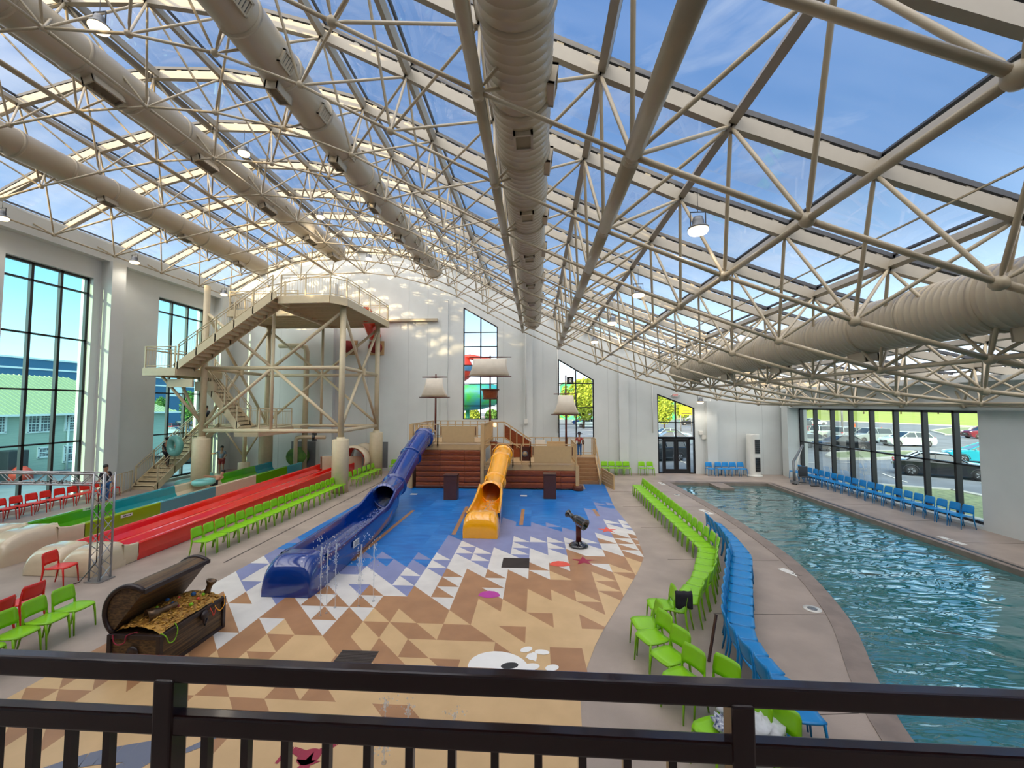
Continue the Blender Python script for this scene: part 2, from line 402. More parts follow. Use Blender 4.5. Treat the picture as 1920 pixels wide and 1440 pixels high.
wall_with_holes('X', -20.95, -.6, YB, YF+.3, 0, lambda u: 12.35, LW, 'wall_left', M['wall'])
FW_ = [(-4.88, -2.58, 3.4, 10.9, 9.55), (1.4, 3.7, 2.2, 7.38, 6.0), (7.72, 10.05, 0, 5.08, 4.17)]
wall_with_holes('Y', YF, .4, -21.5, 16.4, 0, lambda u: ztop(u)+.12, FW_, 'wall_far', M['wall'])
RW = [(15.42, 25.75, .1, 4.17, 4.17)]
wall_with_holes('X', 15.62, .75, YB, YF+.3, 0, lambda u: 5.35, RW, 'wall_right', M['wall'])
wb = MB(); 
rows = [[(x, YB, 0), (x, YB, z+.1)] for x, z in TOP]; wb.grid(rows, smooth=False)
structure(wb.build('wall_back', M['wall'], solid=.1))
# ledge and eave beam on the left wall, pilasters, piers
lb = MB(); lb.box(-20.95, -20.55, YB, YF, 11.3, 12.15)
structure(lb.build('trim_4', M['wall']))
pls = MB(); pls.box(-20.95, -20.4, 18.04, 18.7, 0, 11.32); pls.box(-20.95, -20.4, 11.6, 12.3, 0, 11.32); pls.box(-20.95, -20.4, 24.9, 25.5, 0, 11.32)
structure(pls.build('trim_5', M['wall']))
pf = MB()
for x, w_ in ((-.55, .55), (5.55, .6), (11.0, .62)): pf.box(x-w_/2, x+w_/2, YF-.3, YF, 0, min(ztop(x), 20)-.75 if x < 8 else 4.6)
pf.box(-6.35, -5.9, YF-.12, YF, 0, 11.4); pf.box(-14.4, -13.6, YF-.35, YF, 0, 12.6)
pf.box(15.2, 15.62, 25.7, 26.3, 0, 4.6)
structure(pf.build('trim_6', M['wall']))
wl = MB(); wl.box(-12.6, -6.6, YF-.22, YF, 9.95, 10.12)   # steel ledge across the far wall
structure(wl.build('trim_7', M['steel']))
sm = MB()
for x in (-17.5, -11.4, -8.6, -7.3): sm.box(x, x+.02, YF-.006, YF, 0, ztop(x)-.1)
for x in (-2.2, .4, 4.6, 6.4, 12.6, 14.2): sm.box(x, x+.015, YF-.005, YF, 0, ztop(x)-.1)
structure(sm.build('trim_8', mat('panel_seam', S('b4b7b6'), .6)))
rb_ = MB(); rb_.box(15.3, 15.62, YB, YF, 4.2, 4.38); rb_.box(15.2, 16.3, YB, YF, 5.18, 5.36)
structure(rb_.build('trim_9', M['wall']))
# the lobby building behind the balcony
lbk = MB(); lbk.prism([(-26, 0), (19, 0), (19, 9.8), (-26, 15.6)], 14, 'Y', YB-14.2)
structure(lbk.build('wall_lobby', M['wall']))
# back gallery: balcony slab under the railing
bal = MB(); bal.box(-21, 15.6, -3.0, 1.08, 2.4, 2.68)
structure(bal.build('floor_balcony', M['concrete']))

# ---- windows
def window(name, axis, pos, u0, u1, z0, za, zb, vert, horiz, gm, fw=.06, dep=.12):
    f = MB()
    def top(u): return za+(zb-za)*(u-u0)/(u1-u0)
    def seg(ua, zA, ub, zB, w):
        p = (pos, ua, zA) if axis == 'X' else (ua, pos, zA); q = (pos, ub, zB) if axis == 'X' else (ub, pos, zB)
        up = (1, 0, 0) if axis == 'X' else (0, 1, 0)
        f.beam(p, q, w, dep, up)
    h = fw/2
    seg(u0+h, z0, u0+h, top(u0), fw); seg(u1-h, z0, u1-h, top(u1), fw)
    seg(u0, z0+h, u1, z0+h, fw); seg(u0, top(u0)-h, u1, top(u1)-h, fw)
    for u in vert: seg(u, z0, u, top(u), fw)
    for z in horiz:
        e = u1
        if z > zb: e = u0+(u1-u0)*(z-za)/(zb-za) if za != zb else u1
        seg(u0, z, e, z, fw*.7)
    fr = f.build(name, M['blackframe']); structure(fr)
    g = MB()
    vs = [(u0, z0), (u1, z0), (u1, zb), (u0, za)]
    gp = pos + (dep/2-.01)*(-1 if (axis == 'X' and pos < 0) else 1)
    g.add([(gp, u, z) if axis == 'X' else (u, gp, z) for u, z in vs], [(0, 1, 2, 3)])
    g.build('glass_pane', gm, fr)
    return fr
for i, (a, c) in enumerate(((14.5, 17.7), (21.05, 24.27), (7.6, 11.2))):
    L_ = c-a
    window('window_%d' % (i+1), 'X', -21.22, a, c, .15, 10.38, 10.38, [a+L_*.325, a+L_*.655], [2.7, 5.03, 7.38, 9.63], M['glassL'], .1, .14)
window('window_4', 'Y', YF+.12, -4.88, -2.58, 3.4, 10.9, 9.55, [-3.72], [4.3, 5.75, 7.0, 8.25, 9.2], M['glassF'], .07)
window('window_5', 'Y', YF+.12, 1.4, 3.7, 2.2, 7.38, 6.0, [2.55], [3.1, 4.2, 5.75], M['glassF'], .07)
window('window_6', 'Y', YF+.12, 7.72, 10.05, 2.26, 5.08, 4.17, [8.88], [3.25], M['glassF'], .07)
window('window_7', 'X', 16.02, 15.42, 25.75, .1, 4.17, 4.17, [16.6, 17.85, 19.2, 20.5, 21.8, 23.1, 24.45], [2.15], M['glassR'], .1, .2)
# double door under window 6
dr = bpy.data.objects.new('door_1', None); COL.objects.link(dr); dr.location = (8.88, YF+.12, 0); structure(dr)
f = MB()
for x in (7.76, 8.06, 9.7, 10.01): f.box(x-.04, x+.04, YF+.04, YF+.2, 0, 2.26)
f.box(7.72, 10.05, YF+.04, YF+.2, 2.16, 2.26); f.box(7.72, 8.06, YF+.04, YF+.2, 0, .08); f.box(9.7, 10.05, YF+.04, YF+.2, 0, .08)
f.build('door_frame', M['blackframe'], dr)
g = MB(); g.box(7.78, 8.03, YF+.115, YF+.125, .05, 2.2); g.box(9.73, 10.0, YF+.115, YF+.125, .05, 2.2); g.build('side_light', M['glassF'], dr)
for x0 in (8.1, 8.89):
    x1 = x0+.77; f = MB()
    f.box(x0, x0+.13, YF+.07, YF+.17, .02, 2.15); f.box(x1-.13, x1, YF+.07, YF+.17, .02, 2.15)
    f.box(x0+.13, x1-.13, YF+.07, YF+.17, .02, .28); f.box(x0+.13, x1-.13, YF+.07, YF+.17, 2.0, 2.15); f.box(x0+.13, x1-.13, YF+.08, YF+.16, .95, 1.0)
    d = f.build('door_leaf', M['blackframe'], dr)
    g = MB(); g.box(x0+.12, x1-.12, YF+.115, YF+.125, .27, 2.01); g.build('door_glass', M['glassF'], d)
    h = MB(); hx = x1-.2 if x0 < 8.5 else x0+.2; h.tube((hx, YF+.02, .8), (hx, YF+.02, 1.2), .012); h.build('door_handle', M['grey'], d)

# ================================================================== ROOF
NR = list(range(-1, 12))
# ceiling film panels between ribs (a shallow billow per bay), as one ceiling
cl = MB(); OFF = .34
def nrm(i, P):
    a = P[max(i-1, 0)]; c = P[min(i+1, len(P)-1)]; t = Vector((c[0]-a[0], c[1]-a[1])).normalized(); return Vector((-t.y, t.x))
for n in NR[:-1]:
    ya, yb = ribY(n), min(ribY(n+1), YF+.05); rows = []
    for i, (x, z) in enumerate(TOP):
        nn = nrm(i, TOP); r_ = []
        for t in (0, .25, .5, .75, 1): 
            k = OFF + .10*4*t*(1-t); r_.append((x+nn.x*k, ya+(yb-ya)*t, z+nn.y*k))
        rows.append(r_)
    cl.grid(rows, smooth=False)
ceiling = cl.build('ceiling', M['pane']); structure(ceiling)
# ribs: box rafters across the hall with the black gasket track above, on small clips
for n in NR:
    y = ribY(n); rb = MB(); tk = MB(); cp_ = MB()
    for i in range(len(TOP)-1):
        (xa, za), (xb, zb) = TOP[i], TOP[i+1]
        t = Vector((xb-xa, 0, zb-za)).normalized(); nn = Vector((-t.z, 0, t.x))
        A = Vector((xa, y, za)); B = Vector((xb, y, zb))
        rb.beam(A+nn*.06-t*.02, B+nn*.06+t*.02, .13, .25, nn)
        tk.beam(A+nn*.29-t*.02, B+nn*.29+t*.02, .10, .09, nn)
        for k in range(4):
            p = A+(B-A)*((k+.5)/4); cp_.beam(p+nn*.16, p+nn*.34, .06, .14, t)
    r = rb.build('rib', M['rafter'], ceiling); tk.build('gasket_track', M['track'], r); cp_.build('clip', M['rafter'], r)
# purlins along the hall
for i, (x, z) in enumerate(TOP):
    nn = nrm(i, TOP); t = Vector((nn.y, 0, -nn.x)); n3 = Vector((nn.x, 0, nn.y)); p = MB(); g = MB(); w = .13
    if i in (4,): 
        p.beam((x-.14, ribY(-1), z+.02), (x-.14, YF, z+.02), .08, .2); p.beam((x+.2, ribY(-1), z+.04), (x+.2, YF, z+.04), .08, .2)
        g.beam((x+.04, ribY(-1), z+.2), (x+.04, YF, z+.2), .2, .04)
    else:
        A = Vector((x, ribY(-1), z)); B = Vector((x, YF, z))
        p.beam(A+n3*.08, B+n3*.08, .14, .16, n3); g.beam(A+n3*.33, B+n3*.33, .06, .05, n3)
    q = p.build('purlin', M['rafter'], ceiling); g.build('gasket_track', M['track'], q)
# curtain track wires on the right slope
wz = MB()
for i in (12, 14, 15):
    (xa, za), (xb, zb) = TOP[i], TOP[i+1]; wz.tube(((xa+xb)/2, ribY(-1), (za+zb)/2-.15), ((xa+xb)/2, YF, (za+zb)/2-.15), .02, 5)
wz.build('rod', M['steel'], ceiling)

# space frame
sf = thing('roof_truss', 'cream tubular space frame of triangulated struts under the glazed roof', 'roof truss', (-2, 12, 9))
rowsY = [Y0+(n+.5)*S0 for n in NR[:-1]]
CH = {0: .035, 2: .0, 3: .075, 4: .045, 5: 0, 6: 0, 7: 0, 8: 0, 9: .095, 10: .13, 11: .05, 12: .0, 13: .05, 14: 0, 15: .05, 16: .05}
for i, (x, z) in enumerate(BOT):
    r = CH.get(i, 0)
    if r:
        c = MB()
        for a in range(len(rowsY)-1): c.tube((x, rowsY[a]+.1, z), (x, rowsY[a+1]-.1, z), r, 10); c.path([(x, rowsY[a]-.02, z), (x, rowsY[a]+.1, z)], [r*.6, r], 10); c.path([(x, rowsY[a+1]-.1, z), (x, rowsY[a+1]+.02, z)], [r, r*.6], 10)
        c.build('longitudinal_chord', M['steel'], sf)
TRR = lambda x: .034 if x < 1 else (.045 if x < 4 else .058)
for y in rowsY:
    c = MB()
    for (xa, za), (xb, zb) in zip(BOT, BOT[1:]): c.tube((xa, y, za), (xb, y, zb), TRR(xa), 8)
    c.build('transverse_chord', M['steel'], sf)
diags = []; balls = []
for y in rowsY:
    for i, (x, z) in enumerate(BOT):
        balls.append((x, y, z))
        js = [k for k in (i, i+1) if k < len(TOP)]
        for k in js:
            for dy in (-S0/2, S0/2):
                tx, tz = TOP[k]
                if y+dy > YF: continue
                diags.append(((x, y, z), (tx, y+dy, tz)))
def camdist(p): 
    d = Vector(p)-Vector((0, 0, CAMZ)); 
    return d.length + (100 if d.dot(_fw) < 1 else 0)
diags.sort(key=lambda d: camdist((Vector(d[0])+Vector(d[1]))/2)); balls.sort(key=camdist)
def diag(mb, a, c): 
    r = .03 if a[0] < 1 else .036
    a = Vector(a); c = Vector(c); d = (c-a).normalized(); L_ = (c-a).length
    mb.path([a, a+d*.12, a+d*.2, c-d*.2, c-d*.08], [r*.55, r*.6, r, r, r*.6], 7)
for a, c in diags[:100]:
    m_ = MB(); diag(m_, a, c); m_.build('diagonal_strut', M['steel'], sf)
m_ = MB()
for a, c in diags[100:]: diag(m_, a, c)
tag(m_.build('diagonal_strut', M['steel'], sf), kind='stuff')
for p in balls[:60]:
    m_ = MB(); m_.ball(p, .085 if p[0] < -1.5 else .11, 10); m_.build('node_ball', M['steel'], sf)
m_ = MB()
for p in balls[60:]: m_.ball(p, .085 if p[0] < -1.5 else .11, 8)
tag(m_.build('node_ball', M['steel'], sf), kind='stuff')

# ================================================================== DUCTS
def duct(x, z, r, y0, y1, label, vents, ribs=.0, bigv=False, left=False):
    d = thing('air_duct', label, 'air duct', (x, (y0+y1)/2, z), group='round air ducts under the roof')
    b = MB(); n = 28; pr = []
    y = y0
    # spiral seams: fine raised lips
    prof = []
    step = .16 if ribs else 2.0
    while y < y1-.001:
        prof.append((r, y-y0))
        if ribs: prof += [(r, y-y0+step*.82), (r+ribs, y-y0+step*.88), (r+ribs, y-y0+step*.94)]
        y += step
    prof.append((r, y1-y0)); prof.append((r*.985, y1-y0+.03))
    b.lathe(prof, (x, y0, z), n, (0, 1, 0))
    b.build('duct_body', M['duct'], d)
    y = y0+.9
    while y < y1-.2:
        k = MB(); k.lathe([(r, -.05), (r+.022, -.045), (r+.022, -.01), (r+.034, 0), (r+.022, .01), (r+.022, .045), (r, .05)], (x, y, z), n, (0, 1, 0), cap=False); k.build('joint_band', M['duct'], d); y += 1.5
    for (yy, ang, L_, hh) in vents:
        # ang: 0 = straight down, + towards +x
        a = R(ang); dn = Vector((math.sin(a), 0, -math.cos(a))); sd = Vector((math.cos(a), 0, math.sin(a)))
        c = Vector((x, yy, z))
        v = MB(); w = .17
        def P(s_, u, h): return c + sd*s_ + Vector((0, u, 0)) + dn*h
        for (s0, s1, u0, u1) in ((-w, -w+.04, -L_/2, L_/2), (w-.04, w, -L_/2, L_/2), (-w, w, -L_/2, -L_/2+.04), (-w, w, L_/2-.04, L_/2)):
            vs = [P(s0, u0, r*.85), P(s1, u0, r*.85), P(s1, u1, r*.85), P(s0, u1, r*.85), P(s0, u0, r+hh), P(s1, u0, r+hh), P(s1, u1, r+hh), P(s0, u1, r+hh)]
            v.add(vs, [(0, 1, 2, 3), (4, 5, 6, 7), (0, 1, 5, 4), (1, 2, 6, 5), (2, 3, 7, 6), (3, 0, 4, 7)])
        o = v.build('air_vent', M['duct'], d)
        lv = MB(); nl = max(3, int(L_/.09))
        vs = [P(-w+.03, -L_/2+.03, r+.01), P(w-.03, -L_/2+.03, r+.01), P(w-.03, L_/2-.03, r+.01), P(-w+.03, L_/2-.03, r+.01)]
        lv.m = 1; lv.add(vs, [(0, 1, 2, 3)]); lv.m = 0
        for q in range(nl):
            u = -L_/2+.06+q*(L_-.12)/max(1, nl-1)
            vs = [P(-w+.03, u, r+hh*.2), P(w-.03, u, r+hh*.2), P(w-.03, u+.04, r+hh*.8), P(-w+.03, u+.04, r+hh*.8)]
            lv.add(vs, [(0, 1, 2, 3)])
        lv.build('louver', [M['duct'], M['dgrey']], o)
    return d
duct(-17.2, 13.0, .47, 2.0, 24.0, 'beige round duct nearest the left wall, with small boxes below', [(y, 12, .55, .16) for y in (4, 7.6, 11.2, 14.8, 18.4, 22.)])
duct(-12.0, 13.55, .52, -2, 23.4, 'beige round duct under the crown of the roof, second from the left wall', [(y, 18, .85, .18) for y in (3.2, 6.6, 10.0, 13.4, 16.8, 20.2, 22.6)])
duct(-6.35, 12.75, .5, -2, 24.6, 'beige round duct with two rows of louvred boxes, above the blue slide', [(y, -8, .6, .17) for y in (3.4, 6.4, 9.4, 12.4, 15.4, 18.4, 21.4)] + [(y, 62, .45, .05) for y in (2.6, 4.4, 5.9, 7.4, 8.9, 10.6, 12.4, 14.6, 17., 19.5, 22.)])
duct(-.25, 9.55, .5, -2, 25.0, 'ribbed spiral duct hanging over the middle of the hall beside the thick tube', [(y, 3, .42, .07) for y in (6.9, 9.8, 12.7, 15.8, 18.6, 21.8, 24.3)] + [(y, 78, .5, .08) for y in (6.2, 8.2, 10.6, 13., 16., 19.)], ribs=.006)
duct(8.55, 6.35, .62, -2, 24.6, 'large ribbed spiral duct low over the pool on the right', [(y, 4, .6, .22) for y in (7.4, 11.2, 14.9, 18.8, 22.6)], ribs=.008)

# ================================================================== HIGH BAY LAMPS
def make_lamp():
    t = thing('high_bay_lamp', 'x', 'lamp', (0, 0, 0))
    a = MB(); a.lathe([(.03, .32), (.1, .3), (.13, .2), (.13, .12), (.21, .07), (.23, .02)], (0, 0, 0), 20); a.build('housing', M['grey'], t)
    a = MB(); a.lathe([(.215, .02), (.22, -.03), (.19, -.08), (.1, -.11), (.001, -.12)], (0, 0, 0), 20); a.build('lens', M['lamp'], t)
    a = MB(); a.beam((-.17, 0, .1), (-.17, 0, .42), .03, .015); a.beam((.17, 0, .1), (.17, 0, .42), .03, .015); a.beam((-.18, 0, .42), (.18, 0, .42), .03, .015); a.build('bracket', M['dgrey'], t)
    a = MB(); a.tube((0, 0, .42), (0, 0, 1.), .008, 5); a.build('cord', M['dgrey'], t)
    return t
lampproto = make_lamp()
LAMPS = [(3.25, 8.2, 7.9, 'above the telescope'), (3.4, 13.6, 8.05, 'third from the far wall on the right slope'), (3.3, 17.8, 7.95, 'second from the far wall on the right slope'), (3.1, 21.8, 7.75, 'nearest the far wall on the right slope'),
         (-9.9, 8.2, 12.95, 'in the upper left, by the crown of the roof'), (-10.7, 13.8, 13.6, 'below the crown of the roof, second from the front'), (-11.0, 19.6, 13.95, 'below the crown, third from the front'), (-10.4, 24.2, 13.45, 'below the crown, by the far wall'),
         (-19.9, 13.6, 11.35, 'at the top of the left wall, by the near window'), (-19.9, 18.6, 11.45, 'at the top of the left wall, by the pilaster'), (-19.6, 24.0, 11.3, 'at the top of the left wall behind the slide tower'),
         (10.15, 25.9, 4.55, 'low over the doors in the far wall')]
lpow = 130
for i, (x, y, z, w) in enumerate(LAMPS):
    if w == 'x' : w = 'overhead near the balcony, %s side' % ('right' if x > 0 else 'left')
    o = lampproto if i == 0 else copy_tree(lampproto)
    o.location = (x, y, z); o.scale = (.88, .88, .88); tag(o, 'lit round high bay lamp ' + w, 'lamp', 'high bay lamps under the roof')
    ld = bpy.data.lights.new('lamp_light', 'SPOT'); ld.energy = {0: 35, 3: 80, 7: 60, 8: 45, 9: 45, 10: 30, 11: 55, 12: 70}.get(i, lpow); ld.spot_size = R(150); ld.spot_blend = .6; ld.shadow_soft_size = .25; ld.color = (1, .9, .76)
    lo = bpy.data.objects.new('lamp_light', ld); COL.objects.link(lo); lo.parent = o; lo.location = (0, 0, -.2)
# ================================================================== CHAIRS (front looks to -Y when unrotated)
def make_chair(m):
    t = thing('stacking_chair', 'x', 'chair')
    # seat: thin dished shell with rounded corners
    rows = []
    N = 7
    for i in range(N):
        v = i/(N-1); y = .21-.44*v; r_ = []
        hw = .205+.02*math.sin(PI*v); 
        if i in (0, N-1): hw -= .03
        for j in range(N):
            u = -1+2*j/(N-1); r_.append((hw*u, y, .452-.012*(1-u*u)-(.012 if i == N-1 else 0)))
        rows.append(r_)
    s = MB(); s.grid(rows); s.build('seat', m, t, solid=.024)
    rows = []
    for i in range(6):
        v = i/5; z = .53+.28*v; hw = .205-.012*v; 
        if i in (0, 5): hw -= .025
        rows.append([(hw*(-1+2*j/6), .232+.05*v+.03*(1-(-1+2*j/6)**2)-.02, z) for j in range(7)])
    s = MB(); s.grid(rows); s.build('backrest', m, t, solid=.02)
    for sx in (-1, 1):
        s = MB(); s.path([(sx*.2, .285, 0), (sx*.192, .235, .25), (sx*.188, .215, .44), (sx*.19, .225, .54), (sx*.185, .25, .72)], [.013, .018, .022, .017, .012], 6); s.build('leg', m, t)
        s = MB(); s.path([(sx*.195, -.235, 0), (sx*.188, -.21, .3), (sx*.18, -.19, .44)], [.012, .018, .022], 6); s.build('leg', m, t)
    PROTOS.append(t); return t
CP = {k: make_chair(M[k]) for k in ('green', 'blue', 'red')}
def chair(kind, x, y, ang, label, group):
    """ang: direction the sitter looks, degrees from +X"""
    o = copy_tree(CP[kind]); o.location = (x, y, .0); o.rotation_euler.z = R(ang+90+random.uniform(-2, 2)); tag(o, label, 'chair', group); return o
def row(kind, p, q, n, ang, label, group):
    for i in range(n):
        t = i/max(1, n-1); a = Vector(p[:2]).lerp(Vector(q[:2]), t)
        chair(kind, a.x, a.y, ang, label % ORD[i], group)
row('green', F(383, 1012, .45), F(640, 907, .45), 20, 0, 'lime green plastic chair, %s from the near end of the row beside the red slide', 'green chairs beside the red slide')
row('green', F(664, 897, .45), F(706, 880, .45), 6, 0, 'lime green plastic chair, %s beyond the pedestal in the row by the red slide', 'green chairs beyond the slide tower pedestal')
# long curved row around the splash pad: straight stretch, then the bend
g0 = F(1196, 911, .45); g1 = F(1316, 1018, .45)
pts = [Vector(g0[:2]).lerp(Vector(g1[:2]), i/19) for i in range(20)]
pts += [Vector(F(u, v, .45)[:2]) for u, v in ((1328, 1030), (1325, 1041), (1323, 1052), (1321, 1065), (1318, 1078), (1311, 1092), (1298, 1107), (1289, 1126))]
def resample(P_, s_):
    o = [P_[0]]; acc = 0.
    for a, c in zip(P_, P_[1:]):
        L_ = (c-a).length; d = s_-acc
        while d <= L_: o.append(a.lerp(c, d/L_)); d += s_
        acc = L_-(d-s_)
    return o
pts = resample(pts, .46)
for i, p in enumerate(pts):
    a = pts[max(i-1, 0)]; c = pts[min(i+1, len(pts)-1)]; t = (c-a).normalized(); ang = math.degrees(math.atan2(t.y, t.x))-90
    chair('green', p.x, p.y, ang, 'lime green chair, %s from the far end of the curved row by the splash pad' % ORD[i], 'green chairs in the curved row')
near = [((1267, 1137), 150, 'lime green chair with a dark cloth hung over its backrest'),
        ((1238, 1133), 175, 'lime green chair half hidden behind the chair with the dark cloth'),
        ((1211, 1168), 185, 'lime green chair turned left, first of the loose near group'),
        ((1224, 1193), 205, 'lime green chair with its broad back to the pool, second of the loose near group'),
        ((1255, 1229), 208, 'lime green chair, third of the loose near group'),
        ((1280, 1271), 210, 'lime green chair just behind the top railing, fourth of the loose near group'),
        ((1344, 1296), 215, 'lime green chair whose backrest rises over the top rail, before the blue row'),
        ((1345, 1372), 205, 'lime green chair with patterned clothes on it, left of the railing post'),
        ((1392, 1372), 200, 'lime green chair behind the railing post, towels on its seat'),
        ((1450, 1400), 215, 'lime green chair right of the railing post, nearest the balcony')]
for (uv, ang, lab) in near:
    p = F(*uv, .45); chair('green', p.x, p.y, ang, lab, 'loose green chairs near the balcony')
bl = [F(u, v, .45) for u, v in ((1337, 984), (1344, 991), (1352, 998), (1360, 1006), (1367, 1015), (1375, 1025), (1382, 1035), (1387, 1047), (1382, 1060), (1382, 1074), (1382, 1088), (1381, 1104), (1380, 1121), (1378, 1140), (1379, 1161), (1380, 1184), (1391, 1208), (1411, 1238), (1438, 1268), (1462, 1300), (1488, 1334), (1518, 1372))]
bl = resample([Vector(p[:2])+Vector((.08, 0)) for p in bl], .46)
for i, p in enumerate(bl):
    a = bl[max(i-1, 0)]; c = bl[min(i+1, len(bl)-1)]; t = (c-a).normalized(); ang = math.degrees(math.atan2(t.y, t.x))+90
    chair('blue', p.x, p.y, ang, 'blue plastic chair facing the pool, %s from the far end of the curved row' % ORD[i], 'blue chairs backing onto the green row')
row('blue', (15.1, 15.62), (15.25, 25.2), 21, 180, 'blue plastic chair, %s from the near end of the row along the right glazing', 'blue chairs along the right glazing')
for i, u in enumerate((1331, 1349, 1362, 1376, 1391)):
    p = on(u, 877, 'Y', 26.0); chair('blue', p.x, 25.95, -90, 'blue plastic chair at the far wall, %s from the left beside the white tower fan' % ORD[i], 'five blue chairs at the far wall')
for i, u in enumerate((1134, 1147, 1161, 1175)):
    p = on(u, 877, 'Y', 26.0); chair('green', p.x, 25.9, -90, 'green chair by the far wall right of the ship stairs, %s from the left' % ORD[i], 'four green chairs at the far wall')
for i, u in enumerate((1204, 1219)):
    p = on(u, 877, 'Y', 26.0); chair('green', p.x, 25.9, -90, 'green chair between the pier and the glass doors, %s from the left' % ORD[i], 'pair of green chairs left of the doors')
for i, u in enumerate((738, 752)):
    p = on(u, 877, 'Y', 26.0); chair('green', p.x, 25.9, -90, 'green chair at the far wall behind the blue tube slide, %s from the left' % ORD[i], 'pair of green chairs behind the blue slide')
row('red', (-20.15, 13.9), (-20.2, 18.3), 10, 0, 'red plastic chair, %s from the near end of the row under the left window', 'red chairs under the left window')
p = F(100, 1100); chair('red', p.x+.05, p.y+.1, 12, 'lone red plastic chair in front of the beige slide run-out', None)
for i, (u, v) in enumerate(((140, 1137), (88, 1160), (30, 1187), (-40, 1220))):
    p = F(u, v, .45); chair('green', p.x, p.y, 3, 'lime green chair at the lower left, %s from the treasure chest side' % ORD[i], 'green chairs at the lower left')
for i, (u, v) in enumerate(((62, 1128), (2, 1160))):
    p = F(u, v, .45); chair('red', p.x-.25, p.y, 180, 'red chair back to back with the lower left green chairs, %s from the far end' % ORD[i], 'red chairs behind the lower left green chairs')

# ================================================================== SLIDES
def trough(mb, st, rimm=None, m=0):
    """st: stations (cx, y, halfwidth, top, floor, base)"""
    rows = []
    for (cx, y, w, h, fl_, ba) in st:
        rows.append([(cx-w*.94, y, ba), (cx-w, y, ba+(h-ba)*.3), (cx-w, y, h-.03), (cx-w+.02, y, h), (cx-w+.07, y, h), (cx-w+.1, y, h-.04), (cx-w+.13, y, fl_+.16), (cx-w+.22, y, fl_+.03), (cx-.1, y, fl_), (cx+.1, y, fl_),
                     (cx+w-.22, y, fl_+.03), (cx+w-.13, y, fl_+.16), (cx+w-.1, y, h-.04), (cx+w-.07, y, h), (cx+w-.02, y, h), (cx+w, y, h-.03), (cx+w, y, ba+(h-ba)*.3), (cx+w*.94, y, ba)])
    mb.m = m; mb.grid(rows, smooth=True)
def dome(mb, cx, yb, yf, w, h0, h, fl_=.15):
    """closed rounded end of a run-out: walls of height h0 at yb swell to h and curl down to the floor at yf"""
    rows = []; L_ = yb-yf; K = 18
    def arch(y, w_, top, n=K):
        r_ = []
        for j in range(n+1):
            a = PI*j/n; c, s_ = math.cos(a), math.sin(a)
            r_.append((cx-w_*math.copysign(abs(c)**.45, c), y, top*abs(s_)**.5))
        return r_
    for t in (0, .12, .25, .4):
        rows.append(arch(yb-L_*.3-L_*t*.6, w*(1), h*(.93+.07*math.sin(PI*min(1, t*2)))))
    for k in range(1, 9):
        a = PI/2*k/8; rows.append(arch(yb-L_*.54-L_*.46*math.sin(a), w*(.9+.1*math.cos(a)), max(.01, h*math.cos(a)**.45) if k < 8 else .012))
    mb.grid(rows, smooth=True)
    # open basin in front of the hood
    trough(mb, [(cx, yb, w, h0, fl_, .01), (cx, yb-L_*.2, w, h0*1.04, fl_, .01), (cx, yb-L_*.36, w, h*.86, fl_, .01)])
# --- red racer, two lanes
def racer(name, label, x0, x1, y0, y1, hood, secs, rise, h, base_m, rimm):
    t = thing(name, label, 'water slide', ((x0+x1)/2, (y0+y1)/2, 0))
    cx = (x0+x1)/2; w = (x1-x0)/2
    def zz(y): return max(0, y-y0)*rise
    def rows_for(ya, yb):
        rows = []
        for y in (ya, (ya+yb)/2, yb):
            z = zz(y); H_ = h+z; f = .14+z
            rows.append([(x0+.02, y, .01), (x0, y, .2), (x0, y, H_-.03), (x0+.03, y, H_), (x0+.09, y, H_), (x0+.12, y, H_-.05), (x0+.16, y, f+.16), (x0+.26, y, f+.02), (cx-.3, y, f), (cx-.16, y, f+.05), (cx-.07, y, f+.2), (cx-.04, y, f+.23), (cx+.04, y, f+.23), (cx+.07, y, f+.2), (cx+.16, y, f+.05), (cx+.3, y, f),
                         (x1-.26, y, f+.02), (x1-.16, y, f+.16), (x1-.12, y, H_-.05), (x1-.09, y, H_), (x1-.03, y, H_), (x1, y, H_-.03), (x1, y, .2), (x1-.02, y, .01)])
        return rows
    for (ya, yb, ms) in secs:
        m_ = MB(); rr = rows_for(ya, yb); n = len(rr[0])
        # faces are coloured: walls ms[0] (left) ms[1] (right), lanes ms[2], rims ms[3]
        mats = list(dict.fromkeys(ms)); vs = [p for r_ in rr for p in r_]
        for j in range(n-1):
            k = 0 if j < 7 else (1 if j >= 16 else 2)
            if j in (3, 11, 19): k = 3
            m_.m = mats.index(ms[k])
            for i in range(2):
                m_.add([vs[i*n+j], vs[i*n+j+1], vs[(i+1)*n+j+1], vs[(i+1)*n+j]], [(0, 1, 2, 3)], False)
        m_.build('lane_section', [M[q] for q in mats], t)
    hd = MB(); q = w/2
    for c in (x0+q, x1-q): dome(hd, c, y0+.02, y0-hood, q, h, h*1.35)
    hd.build('run_out', M[base_m], t)
    return t
def yon(u, x, z=.55): 
    # y on the vertical plane X=x where image column u falls
    lo, hi = 4., 40.
    return on(u, 900, 'X', x).y
R_ = ('redgel', 'redgel', 'redgel', 'redrim')
racer('racing_slide', 'glossy red two-lane racing slide with a beige rounded run-out', -13.25, -11.25, 11.0, 24.6, 1.15, [(11.0, 14.4, R_), (14.4, 17.8, R_), (17.8, 21.2, R_), (21.2, 24.6, R_)], .022, .5, 'beigegel', 'redrim')
nb = [yon(u, -14.35) for u in (163, 303, 405, 480, 538, 566)]
cols = ['olivegel', 'tealgel2', 'beigegel', 'greengel', 'tealgel']
cb = ['greengel', 'tealgel', 'beigegel', 'greengel', 'tealgel']
secs = [(a, c, (cb[i], cols[i], cb[i], cols[i])) for i, (a, c) in enumerate(zip(nb, nb[1:]))]
